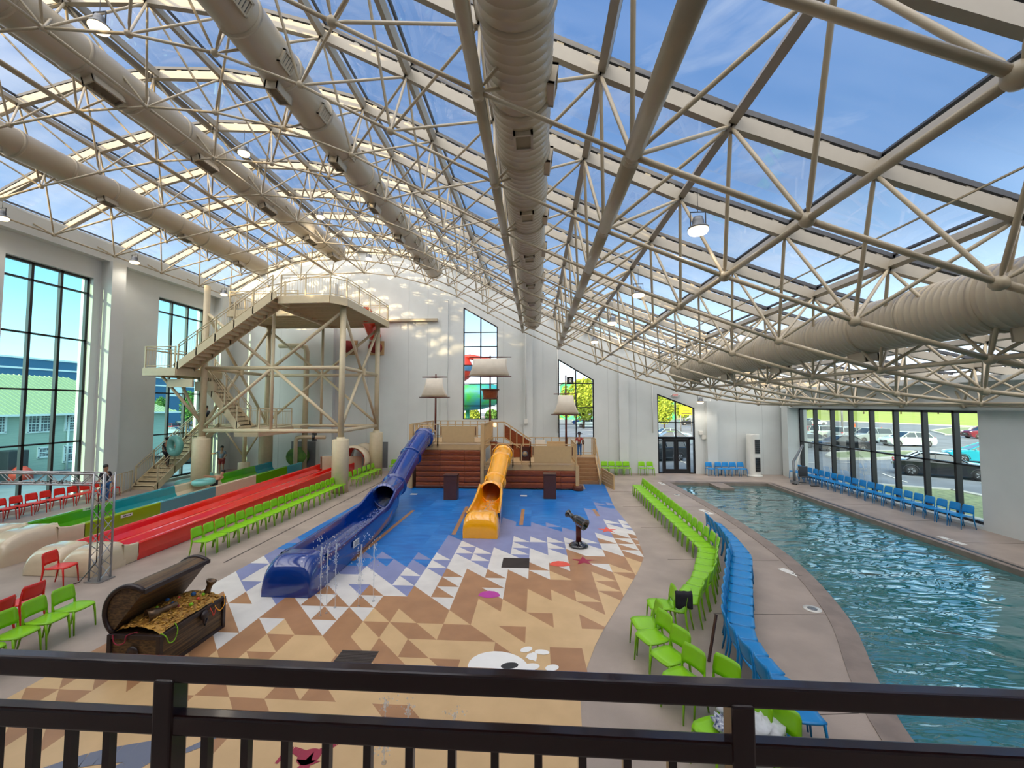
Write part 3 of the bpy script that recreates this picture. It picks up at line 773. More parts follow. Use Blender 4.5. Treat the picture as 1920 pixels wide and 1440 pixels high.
racer('racing_slide', 'two-lane racing slide in green, teal and beige sections, left of the red one', -16.4, -14.35, nb[0], nb[-1], 2.0, secs, .022, .62, 'beigegel', 'greengel')
# warning plates on the slides
for (x, y, z, lab, tilt) in ((-14.34, yon(240, -14.35), .52, 'small white warning label on the olive slide wall', 0), (-16.27, yon(168, -16.3), .62, 'small white warning label on the far green slide wall', 0)):
    m_ = MB(); m_.box(x, x+.012, y-.2, y+.2, z-.05, z+.05); m_.m = 1
    for k in range(5): m_.box(x+.012, x+.014, y-.12+k*.055, y-.08+k*.055, z-.02, z+.02)
    o = m_.build('warning_label', [M['white'], M['dgrey']]); tag(o, lab, 'label')
# --- tube slides
def tubeslide(name, label, mname, path_, r, rings, fl_st, dome_a, sup):
    m = M[mname]; t = thing(name, label, 'water slide', (path_[-1][0], path_[-1][1]-3, 0))
    P_ = smoothline3(path_, 5)
    a = MB(); a.path(P_, r, 28, cap=False); a.build('tube', m, t, solid=.03)
    for k in rings:
        i = int(k*(len(P_)-1)); d = (P_[min(i+1, len(P_)-1)]-P_[max(i-1, 0)]).normalized()
        q = MB(); q.lathe([(r+.005, -.09), (r+.03, -.08), (r+.06, -.03), (r+.085, -.02), (r+.085, .02), (r+.06, .03), (r+.03, .08), (r+.005, .09)], P_[i], 32, d, cap=False); q.build('joint_flange', m, t)
    q = MB()
    for k in range(8): pass
    for ang in (0.15, .85):   # seam ribs along the tube
        pts = []
        for i, p in enumerate(P_):
            d = (P_[min(i+1, len(P_)-1)]-P_[max(i-1, 0)]).normalized(); s_ = d.cross(Vector((0, 0, 1))).normalized(); u = s_.cross(d)
            pts.append(p + (s_*math.cos(PI*ang) + u*math.sin(PI*ang))*(r+.02))
        q.path(pts, .025, 6)
    q.build('seam', m, t)
    a = MB(); trough(a, fl_st); a.build('flume', m, t)
    a = MB(); dome(a, *dome_a); a.build('end_hood', m, t)
    if sup: 
        a = MB(); a.tube(sup[0], sup[1], .14, 14); a.build('support_post', M['white'], t)
    return t, P_
def smoothline3(p, k):
    o = []; p = [Vector(q) for q in p]
    for i in range(len(p)-1):
        p0 = p[max(i-1, 0)]; p1 = p[i]; p2 = p[i+1]; p3 = p[min(i+2, len(p)-1)]
        for j in range(k):
            t = j/k; o.append(.5*((2*p1)+(p2-p0)*t+(2*p0-5*p1+4*p2-p3)*t*t+(3*p1-p0-3*p2+p3)*t**3))
    o.append(p[-1]); return o
bs_, P_ = tubeslide('tube_slide', 'dark blue tube slide curving down from the upper ship deck into a long flume', 'slideblue',
    [(-5.95, 15.7, .80), (-6.0, 16.7, .92), (-6.05, 18.2, 1.45), (-6.0, 19.8, 2.2), (-5.9, 20.7, 2.62), (-5.85, 21.35, 2.72)], .44, (.02, .26, .55, .86),
    [(-5.74, 10.2, .62, .72, .22, .01), (-5.78, 12.5, .60, .76, .25, .06), (-5.86, 14.4, .57, .8, .28, .12), (-5.92, 15.1, .55, .95, .3, .2), (-5.95, 15.65, .52, 1.12, .34, .3), (-5.96, 16.0, .49, 1.0, .4, .36)],
    (-5.74, 10.3, 9.12, .62, .72, .86, .22), ((-6.0, 16.6, 0), (-6.0, 16.9, .5)))
ys_, P2_ = tubeslide('tube_slide', 'yellow tube slide coming from the lower ship deck with a short flume', 'slideyellow',
    [(-1.93, 17.1, .72), (-1.9, 17.9, .82), (-1.85, 19.0, 1.15), (-1.8, 20.2, 1.6), (-1.78, 20.9, 1.78), (-1.76, 21.35, 1.8)], .42, (.02, .3, .62, .9),
    [(-1.88, 14.3, .60, .66, .2, .01), (-1.9, 15.6, .56, .72, .22, .05), (-1.92, 16.4, .53, .86, .25, .12), (-1.93, 17.0, .5, 1.08, .3, .2), (-1.93, 17.35, .47, .95, .35, .3)],
    (-1.88, 14.35, 13.42, .61, .66, .8, .2), None)
# water running in the flumes
for (cx, y0_, y1_, z0_, z1_, lab) in ((-5.84, 12.6, 15.4, .30, .42, 'white water rushing down the blue flume'), (-1.9, 14.8, 16.9, .26, .4, 'white water rushing down the yellow flume')):
    m_ = MB()
    for k in range(170):
        t = random.random(); y = y0_+(y1_-y0_)*t; z = z0_+(z1_-z0_)*t+random.random()*.05
        m_.ball((cx+random.gauss(0, .12), y, z), random.uniform(.008, .035), 6, (1, 1.8, .6))
    tag(m_.build('rushing_water', M['splash']), lab, 'water', kind='stuff')
m_ = MB(); m_.box(-5.115, -5.10, 11.2, 11.55, .4, .58); m_.m = 1
for k in range(4): m_.box(-5.10, -5.097, 11.25, 11.5, .43+k*.035, .445+k*.035)
tag(m_.build('warning_label', [M['white'], M['dgrey']]), 'white warning label on the outside of the blue flume', 'label')
# ================================================================== PIRATE SHIP PLAY STRUCTURE
ship = thing('play_ship', 'pirate ship climbing structure of brown planks and tan railings behind the slides', 'play structure', (-2.3, 23.2, 0))
def planks(x0, x1, y, z0, z1, hgt=.285, depth=.06):
    m_ = MB(); n = max(1, round((z1-z0)/hgt)); h = (z1-z0)/n
    xs = [x0]; x = x0
    while x < x1-.01: x = min(x+1.28, x1); xs.append(x)
    for a, c in zip(xs, xs[1:]):
        for k in range(n):
            z = z0+k*h; pr = [(0, .008), (depth*.75, .02), (depth, h*.35), (depth, h*.7), (depth*.7, h-.018), (0, h-.006)]
            vs = [(xx, y-d, z+q) for xx in (a+.006, c-.006) for d, q in pr]; K = len(pr)
            m_.add(vs, [(i, i+1, K+i+1, K+i) for i in range(K-1)]+[tuple(range(K)), tuple(range(K, 2*K))[::-1]], False)
    m_.box(x0, x1, y, y+.06, z0, z1)
    return m_
planks(-6.35, -2.95, 21.2, .06, 2.02).build('hull_wall', M['wood'], ship)
planks(-2.62, 2.0, 21.2, .06, 1.0).build('hull_wall', M['wood'], ship)
planks(-6.35, -2.95, 21.19, .02, .2).build('skirt_board', M['darkwood'], ship)
m_ = MB(); m_.box(1.98, 2.08, 21.25, 25.6, .02, 1.0); m_.box(-6.62, -6.55, 21.3, 25.6, .02, 2.0); m_.build('side_wall', M['wood'], ship)
m_ = MB(); m_.box(-6.65, -2.75, 21.15, 25.7, 2.02, 2.3); m_.build('upper_deck', M['tanframe'], ship)
m_ = MB(); m_.box(-2.75, 2.1, 21.15, 25.7, 1.0, 1.28); m_.box(2.1, 3.5, 24.3, 25.7, 1.1, 1.28); m_.build('lower_deck', M['tanframe'], ship)
for (x, z) in ((-2.84, 3.4), (2.06, 1.25), (-6.62, 3.35)):
    m_ = MB(); y = 21.1 if x != 3.45 else 24.4
    m_.box(x-.09, x+.09, y-.02, y+.16, 0, z); m_.build('corner_post', M['tanframe'], ship)
m_ = MB(); m_.lathe([(.26, 0), (.27, .05), (.26, .22), (.24, .24)], (2.1, 21.15, 0), 18); m_.build('post_barrel', M['darkwood'], ship)
def guard(x0, x1, y, zd, H=1.07, panels=(), step=.42, name='guard_rail'):
    """railing along x: top and bottom rails, posts, tan infill panels"""
    m_ = MB(); m_.box(x0, x1, y-.03, y+.03, zd+H-.05, zd+H); m_.box(x0, x1, y-.02, y+.02, zd+.1, zd+.14)
    n = max(1, round((x1-x0)/step))
    for k in range(n+1):
        x = x0+(x1-x0)*k/n
        if any(a-.05 < x < c+.05 for a, c in panels): continue
        m_.box(x-.025, x+.025, y-.03, y+.03, zd-.1, zd+H)
    o = m_.build(name, M['tanframe'], ship)
    for a, c in panels:
        q = MB(); q.box(a, c, y-.06, y-.03, zd+.12, zd+.98); q.m = 1
        for s_, e_ in ((a-.12, a), (c, c+.12)): q.box(s_, e_, y-.05, y-.03, zd+.4, zd+.98)
        q.m = 2
        for xx in (a-.06, c+.06): q.box(xx-.02, xx+.02, y-.065, y-.05, zd+.5, zd+.92)
        q.build('infill_panel', [M['tan'], M['tanframe'], M['darkwood']], ship)
guard(-6.6, -5.2, 21.12, 2.3, step=.28); guard(-5.2, -2.9, 21.12, 2.3, panels=[(-4.95, -3.25)])
guard(-2.7, -1.25, 21.12, 1.28, step=.3); guard(-1.25, -.35, 21.12, 1.28, step=.45); guard(-.35, 2.0, 21.12, 1.28, panels=[(-.15, 1.75)])
guard(-6.6, -2.8, 25.6, 2.3, step=.5); guard(-2.6, 3.4, 25.6, 1.28, step=.5)
def guardY(x, y0, y1, z0, z1, H=1.05, step=.35, pan=False):
    m_ = MB(); m_.beam((x, y0, z0+H), (x, y1, z1+H), .05, .06); m_.beam((x, y0, z0+.12), (x, y1, z1+.12), .04, .04)
    n = max(1, round(abs(y1-y0)/step))
    for k in range(n+1):
        t = k/n; m_.beam((x, y0+(y1-y0)*t, z0+(z1-z0)*t-.05), (x, y0+(y1-y0)*t, z0+(z1-z0)*t+H), .045, .045, (0, 1, 0))
    if pan: m_.add([(x+.01, y0, z0+.15), (x+.01, y1, z1+.15), (x+.01, y1, z1+.9), (x+.01, y0, z0+.9)], [(0, 1, 2, 3)])
    return m_.build('guard_rail', M['tanframe'], ship)
guardY(-6.6, 21.15, 25.6, 2.3, 2.3); guardY(-2.8, 21.15, 25.6, 2.3, 2.3, step=.3); guardY(2.02, 21.15, 24.3, 1.28, 1.28); guardY(3.48, 24.4, 25.6, 1.28, 1.28)
# inner stair between the decks, with plank sides
m_ = MB()
for k in range(5): m_.box(-2.75+k*.3, -2.45+k*.3, 24.0, 25.2, 1.28, 2.3-(k+1)*.17)
m_.build('inner_step', M['darkwood'], ship)
m_ = MB()
for zo, w_ in ((1.05, .06), (.15, .05)): m_.beam((-2.8, 23.9, 2.3+zo), (-1.9, 23.9, 2.3+zo), .05, w_); m_.beam((-1.9, 23.9, 2.3+zo), (-.35, 23.9, 1.28+zo), .05, w_)
for k in range(7):
    x = -2.7+k*.38; z = 2.3 if x < -1.9 else 2.3-(x+1.9)/1.55*1.02; m_.box(x-.025, x+.025, 23.87, 23.93, z, z+1.05)
m_.build('guard_rail', M['tanframe'], ship)
m_ = MB(); m_.add([(-1.9, 23.95, 2.4), (-.35, 23.95, 1.4), (-.35, 23.95, 2.2), (-1.9, 23.95, 3.2)], [(0, 1, 2, 3)]); m_.add([(-2.75, 23.96, 1.3), (-.3, 23.96, 1.3), (-.3, 23.96, 1.95), (-2.75, 23.96, 2.2)], [(0, 1, 2, 3)]); m_.build('plank_screen', M['wood'], ship, solid=.04)
m_ = MB(); m_.box(-.9, -.35, 21.3, 21.34, 1.45, 2.2); m_.m = 1; m_.lathe([(.1, 0), (.1, .03)], (-.62, 21.3, 1.82), 14, (0, -1, 0)); m_.m = 2; m_.lathe([(.15, 0), (.15, .02), (.11, .02)], (-.62, 21.3, 1.82), 14, (0, -1, 0)); m_.build('porthole_panel', [M['darkwood'], M['tanframe'], M['grey']], ship)
m_ = MB(); m_.box(.6, 1.9, 25.2, 25.5, 1.3, 2.1); m_.m = 1; m_.box(-.1, .5, 25.2, 25.5, 1.5, 2.2); m_.build('play_panel', [M['tan'], M['sail']], ship)
m_ = MB(); m_.lathe([(.07, 0), (.1, .05), (.1, .2), (.05, .26)], (-2.62, 25.3, 3.0), 12); m_.build('lantern', M['amberlamp'], ship)
# panel rings around the slide entries
for (x, y, z, r) in ((-5.86, 21.1, 2.72, .44), (-1.78, 21.1, 1.8, .42)):
    m_ = MB(); pts = [(x+(r+.12)*1.08*math.cos(PI/8+i*PI/4), y, z+(r+.12)*1.08*math.sin(PI/8+i*PI/4)) for i in range(8)]
    m_.path(pts, .035, 6, closed=True); m_.build('entry_frame', M['tanframe'], ship)
# entry stairs on the right with plank risers
m_ = MB(); n = 7
for k in range(n): m_.box(2.25, 3.4, 22.75+k*.235, 24.4, k*.183+.01, (k+1)*.183)
m_.build('stair_tread', mat('tread_board', S('96704c'), .5, noise=.15), ship)
for x in (2.2, 3.45):
    m_ = MB(); m_.add([(x-.04, 22.6, 0), (x-.04, 24.4, 1.15), (x-.04, 24.4, 1.4), (x-.04, 22.6, .25), (x+.04, 22.6, 0), (x+.04, 24.4, 1.15), (x+.04, 24.4, 1.4), (x+.04, 22.6, .25)], [(0, 1, 2, 3), (7, 6, 5, 4), (0, 4, 5, 1), (3, 2, 6, 7), (0, 3, 7, 4), (1, 5, 6, 2)]); m_.build('stringer', M['tanframe'], ship)
    m_ = MB()
    for zo in (.75, 1.0): m_.path([(x, 22.35, zo-.15), (x, 22.6, zo), (x, 24.4, zo+1.28), (x, 24.7, zo+1.28)], .022, 8)
    for t in (0, .5, 1): m_.box(x-.02, x+.02, 22.6+1.8*t-.02, 22.6+1.8*t+.02, 1.28*t, 1.28*t+1.0)
    m_.build('handrail', M['tanframe'], ship)
m_ = MB(); A = F(1129, 907); B = F(1151, 918)
m_.beam((A.x, A.y, .04), (B.x, B.y, .04), .05, .05); m_.beam((A.x, A.y, .85), (B.x, B.y, .72), .05, .05); m_.beam(A, A+Vector((0, 0, .87)), .06, .06, (0, 1, 0)); m_.beam(B, B+Vector((0, 0, .74)), .06, .06, (0, 1, 0))
m_.m = 1
for k in range(5): m_.beam((A.x, A.y, .13+k*.155), (B.x, B.y, .12+k*.13), .025, .12)
m_.build('wing_fence', [M['tanframe'], M['tan']], ship)
# masts with yards and sails
def mast(x, zt, z0, yards, lab, yy=25.2, nest=None, flag=None):
    t = thing('ship_mast', lab, 'mast', (x, yy, z0), group='masts of the play ship')
    m_ = MB(); m_.tube((x, yy, z0), (x, yy, zt), .07, 10, .045); m_.build('pole', M['mast'], t)
    for (xa, xb, z) in yards: m_ = MB(); m_.path([(xa, yy-.1, z), ((xa+xb)/2, yy-.1, z), (xb, yy-.1, z)], [.025, .045, .025], 8); m_.build('yard', M['mast'], t)
    (a0, a1, za), (b0, b1, zb) = yards[0], yards[1]
    rows = []
    for i in range(9):
        v = i/8; r_ = []
        for j in range(13):
            u = j/12; xa = (a0+.28)*(1-v)+(b0+.12)*v; xb = (a1-.28)*(1-v)+(b1-.12)*v
            sag = .09*(u-.5)**2*4*math.sin(PI*v)
            r_.append((xa+(xb-xa)*u+sag*(1 if u < .5 else -1), yy-.14-.16*math.sin(PI*v)+.015*math.sin(u*40), za-.08+(zb-za+.12)*v))
        rows.append(r_)
    m_ = MB(); m_.grid(rows); m_.build('sail', M['sail'], t, solid=.015)
    m_ = MB(); q = rows
    for u in (0, 12): m_.path([Vector(r_[u]) for r_ in q], .012, 5)
    m_.build('sail_rope', M['sail'], t)
    if nest:
        m_ = MB(); rr, z = nest; prof = [(rr*.8, 0), (rr, .62), (rr*.93, .62), (rr*.75, .04)]
        rows = []
        for (r, h) in [(rr*.72, 0), (rr*.78, .03), (rr*.98, .6)]: rows.append([(x+r*math.cos(2*PI*j/24), yy+r*math.sin(2*PI*j/24), z+h) for j in range(24)])
        m_.grid(rows, True, False); m_.lathe([(.01, 0), (rr*.72, .0), (rr*.72, .04), (.01, .04)], (x, yy, z), 24); m_.m = 1
        for h, r in ((.6, rr*1.0), (.04, rr*.8)): m_.lathe([(r, -.03), (r+.05, -.03), (r+.05, .05), (r, .05), (r, -.03)], (x, yy, z+h), 24, cap=False)
        m_.build('crows_nest', [M['wood'], M['darkwood']], t)
    if flag:
        fx, fz = flag; m_ = MB(); m_.box(fx, fx+.42, yy-.03, yy-.01, fz, fz+.46); m_.m = 1
        m_.ball((fx+.21, yy-.03, fz+.28), .09, 10, (1, .15, 1)); m_.box(fx+.17, fx+.25, yy-.045, yy-.03, fz+.15, fz+.22)
        m_.beam((fx+.08, yy-.035, fz+.08), (fx+.34, yy-.035, fz+.2), .01, .035, (0, 1, 0)); m_.beam((fx+.34, yy-.035, fz+.08), (fx+.08, yy-.035, fz+.2), .01, .035, (0, 1, 0))
        m_.m = 0; m_.box(fx+.16, fx+.2, yy-.05, yy-.045, fz+.27, fz+.31); m_.box(fx+.23, fx+.27, yy-.05, yy-.045, fz+.27, fz+.31)
        m_.build('flag', [M['black'], M['skullwhite']], t)
    return t
def ox(u, v=750, yy=25.2): return on(u, v, 'Y', yy).x
def oz(v, u=930, yy=25.2): return on(u, v, 'Y', yy).z
mast(ox(817), oz(701), 2.3, [(ox(792), ox(839), oz(707)), (ox(787), ox(844), oz(745))], 'red-brown mast with one small sail, at the left of the ship')
mast(ox(919), oz(667), 2.3 if ox(919) < -2.75 else 1.28, [(ox(880), ox(959), oz(670)), (ox(876), ox(959), oz(706))], 'tall middle mast with a wide sail and a wooden crow\'s nest', nest=(.52, oz(749)))
mast(ox(1061), oz(704), 1.28, [(ox(1038), ox(1083), oz(739)), (ox(1033), ox(1089), oz(777))], 'right mast with a sail and a small black skull flag on top', flag=(ox(1063), oz(721)))

# ================================================================== SLIDE TOWER
tw = thing('slide_tower', 'tall cream steel stair tower with platforms, braces and stairs before the far wall', 'slide tower', (-13.5, 22.5, 0))
COLS = [(-17.25, 20.0, 10.6), (-9.88, 20.0, 9.65), (-10.15, 25.2, 9.55), (-17.4, 25.2, 9.6)]
for (x, y, z) in COLS:
    m_ = MB(); m_.lathe([(.4, 0), (.4, 2.6), (.37, 2.64), (.2, 2.66), (.2, 2.75)], (x, y, 0), 24); p = m_.build('pedestal', M['towersteel'], tw)
    m_ = MB(); m_.tube((x, y, 2.66), (x, y, z), .145, 16); m_.build('column', M['towersteel'], tw)
m_ = MB(); m_.lathe([(.3, 0), (.3, 1.0), (.15, 1.03)], (-17.1, 22.9, 0), 20); m_.build('pedestal', M['towersteel'], tw)
m_ = MB(); m_.tube((-17.1, 22.9, 1.0), (-17.1, 22.9, 3.0), .11, 12); m_.tube((-17.1, 22.9, 1.3), (-18.1, 22.6, 2.9), .05, 8); m_.tube((-17.1, 22.9, 1.3), (-16.1, 22.9, 2.9), .05, 8); m_.build('column', M['towersteel'], tw)
def strut(a, b_, r=.085, nm='beam'):
    m_ = MB(); m_.tube(a, b_, r, 10); m_.build(nm, M['towersteel'], tw)
def face(a, b_):
    (xa, ya), (xb, yb) = a, b_; mx_, my = (xa+xb)/2, (ya+yb)/2
    for z in (3.05, 6.27): strut((xa, ya, z), (xb, yb, z), .1)
    strut((mx_, my, 3.05), (mx_, my, 9.5), .08, 'beam') if abs(xa-xb) > 2 else None
    for (x, y) in (a, b_):
        strut((mx_, my, 6.27), (x, y, 3.2), .08, 'brace'); strut((mx_, my, 6.27), (x, y, 9.2), .08, 'brace')
    m_ = MB(); m_.box(mx_-.22, mx_+.22, my-.05, my+.05, 6.1, 6.45); m_.build('gusset_plate', M['towersteel'], tw)
for i in range(4): face(COLS[i][:2], COLS[(i+1) % 4][:2])
def deck(poly, z, name='deck'):
    m_ = MB(); m_.prism(poly, .09, 'Z', z-.09); n = len(poly)
    for i in range(n):
        a = poly[i]; c = poly[(i+1) % n]; m_.beam((*a, z-.22), (*c, z-.22), .07, .34)
    xs = [p[0] for p in poly]; ys_2 = [p[1] for p in poly]; y = min(ys_2)+.5
    while y < max(ys_2): 
        # joists clipped to the outline
        ints = []
        for i in range(n):
            a = poly[i]; c = poly[(i+1) % n]
            if (a[1]-y)*(c[1]-y) < 0: ints.append(a[0]+(c[0]-a[0])*(y-a[1])/(c[1]-a[1]))
        if len(ints) >= 2: m_.beam((min(ints), y, z-.2), (max(ints), y, z-.2), .05, .2)
        y += .62
    return m_.build(name, M['towersteel'], tw)
D1 = [(-12.7, 19.0), (-10.1, 19.0), (-9.55, 19.7), (-9.55, 25.5), (-13.4, 25.5), (-13.4, 19.9), (-12.7, 19.9)]
deck(D1, 9.75); D2 = [(-17.5, 21.7), (-13.48, 21.7), (-13.48, 25.42), (-17.5, 25.42)]; deck(D2, 9.75)
def rail(pts, H=1.05, bal=True, step=.14, name='railing', post=1.3):
    m_ = MB()
    for ii, (a, c) in enumerate(zip(pts, pts[1:])):
        a = Vector(a); c = Vector(c); L_ = (c-a).length; up = Vector((0, 0, 1))
        for h in (H, H*.86, .1): m_.tube(a+up*h, c+up*h, .022 if h > .5 else .016, 6)
        n = max(1, round(L_/post))
        for k in range(1 if ii else 0, n+1): p = a.lerp(c, k/n); m_.beam(p-up*.25, p+up*(H+.02), .06, .06, (1, 0, 0))
        if bal:
            n = max(1, round(L_/step))
            for k in range(1, n): p = a.lerp(c, k/n); m_.tube(p+up*.1, p+up*H*.86, .008, 4)
    return m_.build(name, M['towersteel'], tw)
Z9 = 9.75
rail([(-12.6, 19.05, Z9), (-10.1, 19.05, Z9), (-9.6, 19.75, Z9), (-9.6, 25.45, Z9)]); rail([(-17.4, 25.4, Z9), (-17.4, 21.75, Z9), (-13.4, 21.75, Z9)]); rail([(-17.4, 25.4, Z9), (-9.6, 25.4, Z9)], bal=False)
def flight(A, B, wdir, w_, steps, nm='stair_flight', sides=(0, 1)):
    """A low centre-left, B high; wdir: unit vector across the flight"""
    A = Vector(A); B = Vector(B); W = Vector(wdir)*w_; m_ = MB(); d = B-A; run = Vector((d.x, d.y, 0))/steps; rise = d.z/steps
    for k in range(steps):
        p = A+run*k+Vector((0, 0, rise*(k+1))); q = p+run
        vs = [p, p+W, q+W, q]; dn = Vector((0, 0, .05)); rr = Vector((0, 0, rise))
        m_.add([*vs, *[v-dn for v in vs]], [(0, 1, 2, 3), (7, 6, 5, 4), (0, 4, 5, 1), (2, 6, 7, 3), (0, 3, 7, 4), (1, 5, 6, 2)], False)
        m_.add([p, p+W, p+W-rr, p-rr], [(0, 1, 2, 3)], False)
    o = m_.build(nm, M['towersteel'], tw)
    for s_ in (0, 1):
        m_ = MB(); m_.beam(A+W*s_+Vector((0, 0, .05)), B+W*s_+Vector((0, 0, .05)), .06, .34); m_.build('stringer', M['towersteel'], o)
    for s_ in sides: 
        r = rail([(A+W*s_+Vector((0, 0, .1))).lerp(B+W*s_+Vector((0, 0, .1)), .03), (A+W*s_+Vector((0, 0, .1))).lerp(B+W*s_+Vector((0, 0, .1)), .97)], H=1.0, post=1.25); r.name = 'stair_railing'
    return o
flight((-17.7, 18.75, 6.15), (-12.7, 18.75, 9.7), (0, 1, 0), 1.0, 20)
deck([(-19.3, 18.7), (-17.6, 18.7), (-17.6, 19.8), (-17.6, 21.6), (-19.3, 21.6)], 6.2, 'landing')
rail([(-17.7, 18.75, 6.2), (-19.25, 18.75, 6.2), (-19.25, 21.55, 6.2)], step=.18)
m_ = MB(); m_.box(-18.1, -17.0, 20.4, 20.55, 5.1, 5.6); m_.box(-18.3, -17.0, 19.0, 19.1, 5.25, 5.65)
for a, c in (((-18.6, 18.9, 5.9), (-17.3, 19.95, 3.5)), ((-18.9, 20.2, 5.9), (-17.3, 20., 3.3))): m_.tube(a, c, .07, 8)
m_.build('bracket', M['towersteel'], tw)
flight((-15.7, 21.5, 3.1), (-18.0, 21.5, 5.9), (0, -1, 0), 1.0, 13)
deck([(-15.8, 20.4), (-14.5, 20.4), (-14.5, 23.4), (-16.1, 23.4), (-16.1, 21.8)], 3.1, 'landing')
rail([(-14.55, 20.5, 3.1), (-14.55, 23.3, 3.1), (-16.0, 23.3, 3.1)], step=.18)
fd = Vector((0, 1, 0))
SY0, SY1 = 19.95, 24.1
flight((-20.85, SY0, 0), (-20.85, SY1, 3.1), (1, 0, 0), 1.2, 16)
m_ = MB(); m_.box(-20.9, -14.5, 24.1, 25.3, 2.95, 3.1); m_.build('landing', M['towersteel'], tw)
rail([(-19.6, 24.12, 3.1), (-16.1, 24.12, 3.1)], step=.18)
m_ = MB(); a = F(247, 919); c = F(206, 934)
for h in (1.0, .1): m_.tube(a+Vector((0, 0, h)), c+Vector((0, 0, h)), .02, 6)
for k in range(9): p = a.lerp(c, k/8); m_.tube(p, p+Vector((0, 0, 1)), .01 if k % 4 else .03, 5)
m_.build('gate', M['towersteel'], tw)
# slide mouths on the deck and pipework
m_ = MB(); m_.path([(-10.6, 24.2, 10.1), (-10.7, 25.2, 9.6), (-10.9, 26.5, 9.0)], .42, 18, cap=False); m_.build('slide_mouth', M['redrim'], tw)
m_ = MB(); m_.lathe([(.09, 0), (.2, .0), (.2, .9), (.22, .9), (.22, 1.0), (.1, 1.0)], (-14.3, 23.2, Z9), 14); m_.build('post', M['towersteel'], tw)
for (x, z, lab) in ((-12.6, 8.25, 'red slide tube passing through the far wall under the tower deck, left one'), (-10.75, 8.2, 'red slide tube passing through the far wall under the tower deck, right one')):
    m_ = MB(); m_.box(x-.5, x+.5, YF-.12, YF, z-.5, z+.45); m_.m = 1; m_.lathe([(.4, 0), (.4, .5)], (x, YF-.5, z), 18, (0, 1, 0)); tag(m_.build('slide_tube', [M['tanframe'], M['clothred']]), lab, 'slide tube')
pp = MB(); px_ = on(572, 760, 'Y', 26.0).x; P0 = 26.05
pp.path([(px_, P0, 0), (px_, P0, 7.9), (px_-.08, P0, 8.2), (px_-.35, P0, 8.32), (px_-1.9, P0, 8.32)], .17, 16)
tag(pp.build('water_pipe', M['towersteel']), 'tall beige vertical pipe with an elbow, behind the tower braces', 'pipe')
pp = MB(); A = F(578, 883); pp.path([(A.x, 24.7, 0), (A.x, 24.7, 2.1), (A.x+.06, 24.7, 2.28), (A.x+.3, 24.7, 2.35), (A.x+1.9, 24.7, 2.35)], .12, 14); pp.m = 1; pp.lathe([(.14, -.1), (.2, -.05), (.2, .05), (.14, .1)], (A.x+1.2, 24.7, 2.35), 12, (1, 0, 0)); pp.box(A.x+1.1, A.x+1.3, 24.6, 24.8, 2.1, 2.7)
tag(pp.build('water_pipe', [M['towersteel'], M['black']]), 'short beige pipe with a black valve, left of the front right pedestal', 'pipe')
# curled beige slide exit and green tube end by the far wall
m_ = MB(); cx, cy, cz = -12.2, 25.2, .95
sc = thing('slide_exit', 'beige curled slide exit with red lining between the tower pedestals', 'slide exit', (cx, cy, 0))
rows = []
for i in range(9):
    y = cy-.9+i*.25; r_ = []
    for j in range(15):
        a = PI*(-.62+1.24*j/14)+PI/2; r = .85+.1*math.sin(i); r_.append((cx+.9+r*math.cos(a)*1.0, y, cz+r*math.sin(a)*.95))
    rows.append(r_)
m_.grid(rows); m_.build('shell', M['beigegel'], sc, solid=.06)
m_ = MB(); m_.grid([[(p[0]*.9+(cx+.9)*.1, p[1]+.05, p[2]*.9+cz*.1) for p in r_] for r_ in rows]); m_.build('lining', M['redgel'], sc)
m_ = MB(); trough(m_, [(cx-.1, 23.9, .75, 1.25, .3, .02), (cx+.0, 24.6, .8, 1.2, .35, .02), (cx+.3, 25.2, .85, 1.1, .4, .02)]); m_.build('basin', M['beigegel'], sc)
A = F(556, 878)
gx = on(556, 858, 'Y', 25.9)
m_ = MB(); m_.lathe([(.58, 0), (.6, .3), (.6, .7)], (gx.x, 25.7, .98), 24, (0, 1, 0)); m_.ball((gx.x, 25.7, .98), .58, 16, (1, .5, 1)); tag(m_.build('slide_tube', M['leafg']), 'round dark green slide tube end at the far wall behind the tall pipe', 'slide tube')
m_ = MB(); m_.box(gx.x-.8, gx.x+.9, YF-.03, YF, .2, 1.9); m_.box(cx+1.1, cx+2.3, YF-.03, YF, .2, 1.9); tag(m_.build('wall_opening_panel', M['grey']), 'grey panels closing the wall openings behind the slide ends', 'panel')
# ================================================================== SPLASH PAD
def lin(t, x):
    for (a, b_), (c, d) in zip(t, t[1:]):
        if a <= x <= c: return b_+(d-b_)*(x-a)/(c-a)
    return t[0][1] if x < t[0][0] else t[-1][1]
padR = [(3.0, .5), (5.18, .56), (6.58, .65), (7.9, 1.12), (9.57, 1.93), (11.2, 2.7), (12.24, 3.11), (14.5, 3.35), (17.9, 3.3), (20.93, 3.55), (23, 3.7)]
B_blue = [(-8, 12.2), (-6.2, 11.6), (-5.0, 10.9), (-3.2, 10.9), (-2.9, 12.4), (-2.4, 14.2), (-1.3, 15.4), (-.2, 14.8), (.6, 14.2), (1.5, 14.5), (2.2, 17.2), (4, 18.2)]
B_lav = [(-8, 10.6), (-6, 10.0), (-4.9, 10.4), (-3.2, 10.7), (-2.4, 12.1), (-1, 12.3), (1, 13.3), (2.4, 14.6), (4, 16)]
B_white = [(-8, 8.9), (-6, 8.5), (-4.5, 8.8), (-2.8, 9.8), (-1.1, 10.6), (.5, 11.5), (2, 12.4), (4, 14.)]
B_brown = [(-8, 5.2), (-6, 7.0), (-3.5, 7.9), (-1, 8.7), (.5, 9.6), (2, 10.8), (4, 12.6)]
pad = MB(); CS = .55
PM = [M['padblue'], M['padblue2'], M['lavender'], M['padwhite'], M['padbrown'], M['padtan'], M['magenta'], M['coral'], M['wine'], M['skullwhite'], M['skullblack'], M['greypaint']]
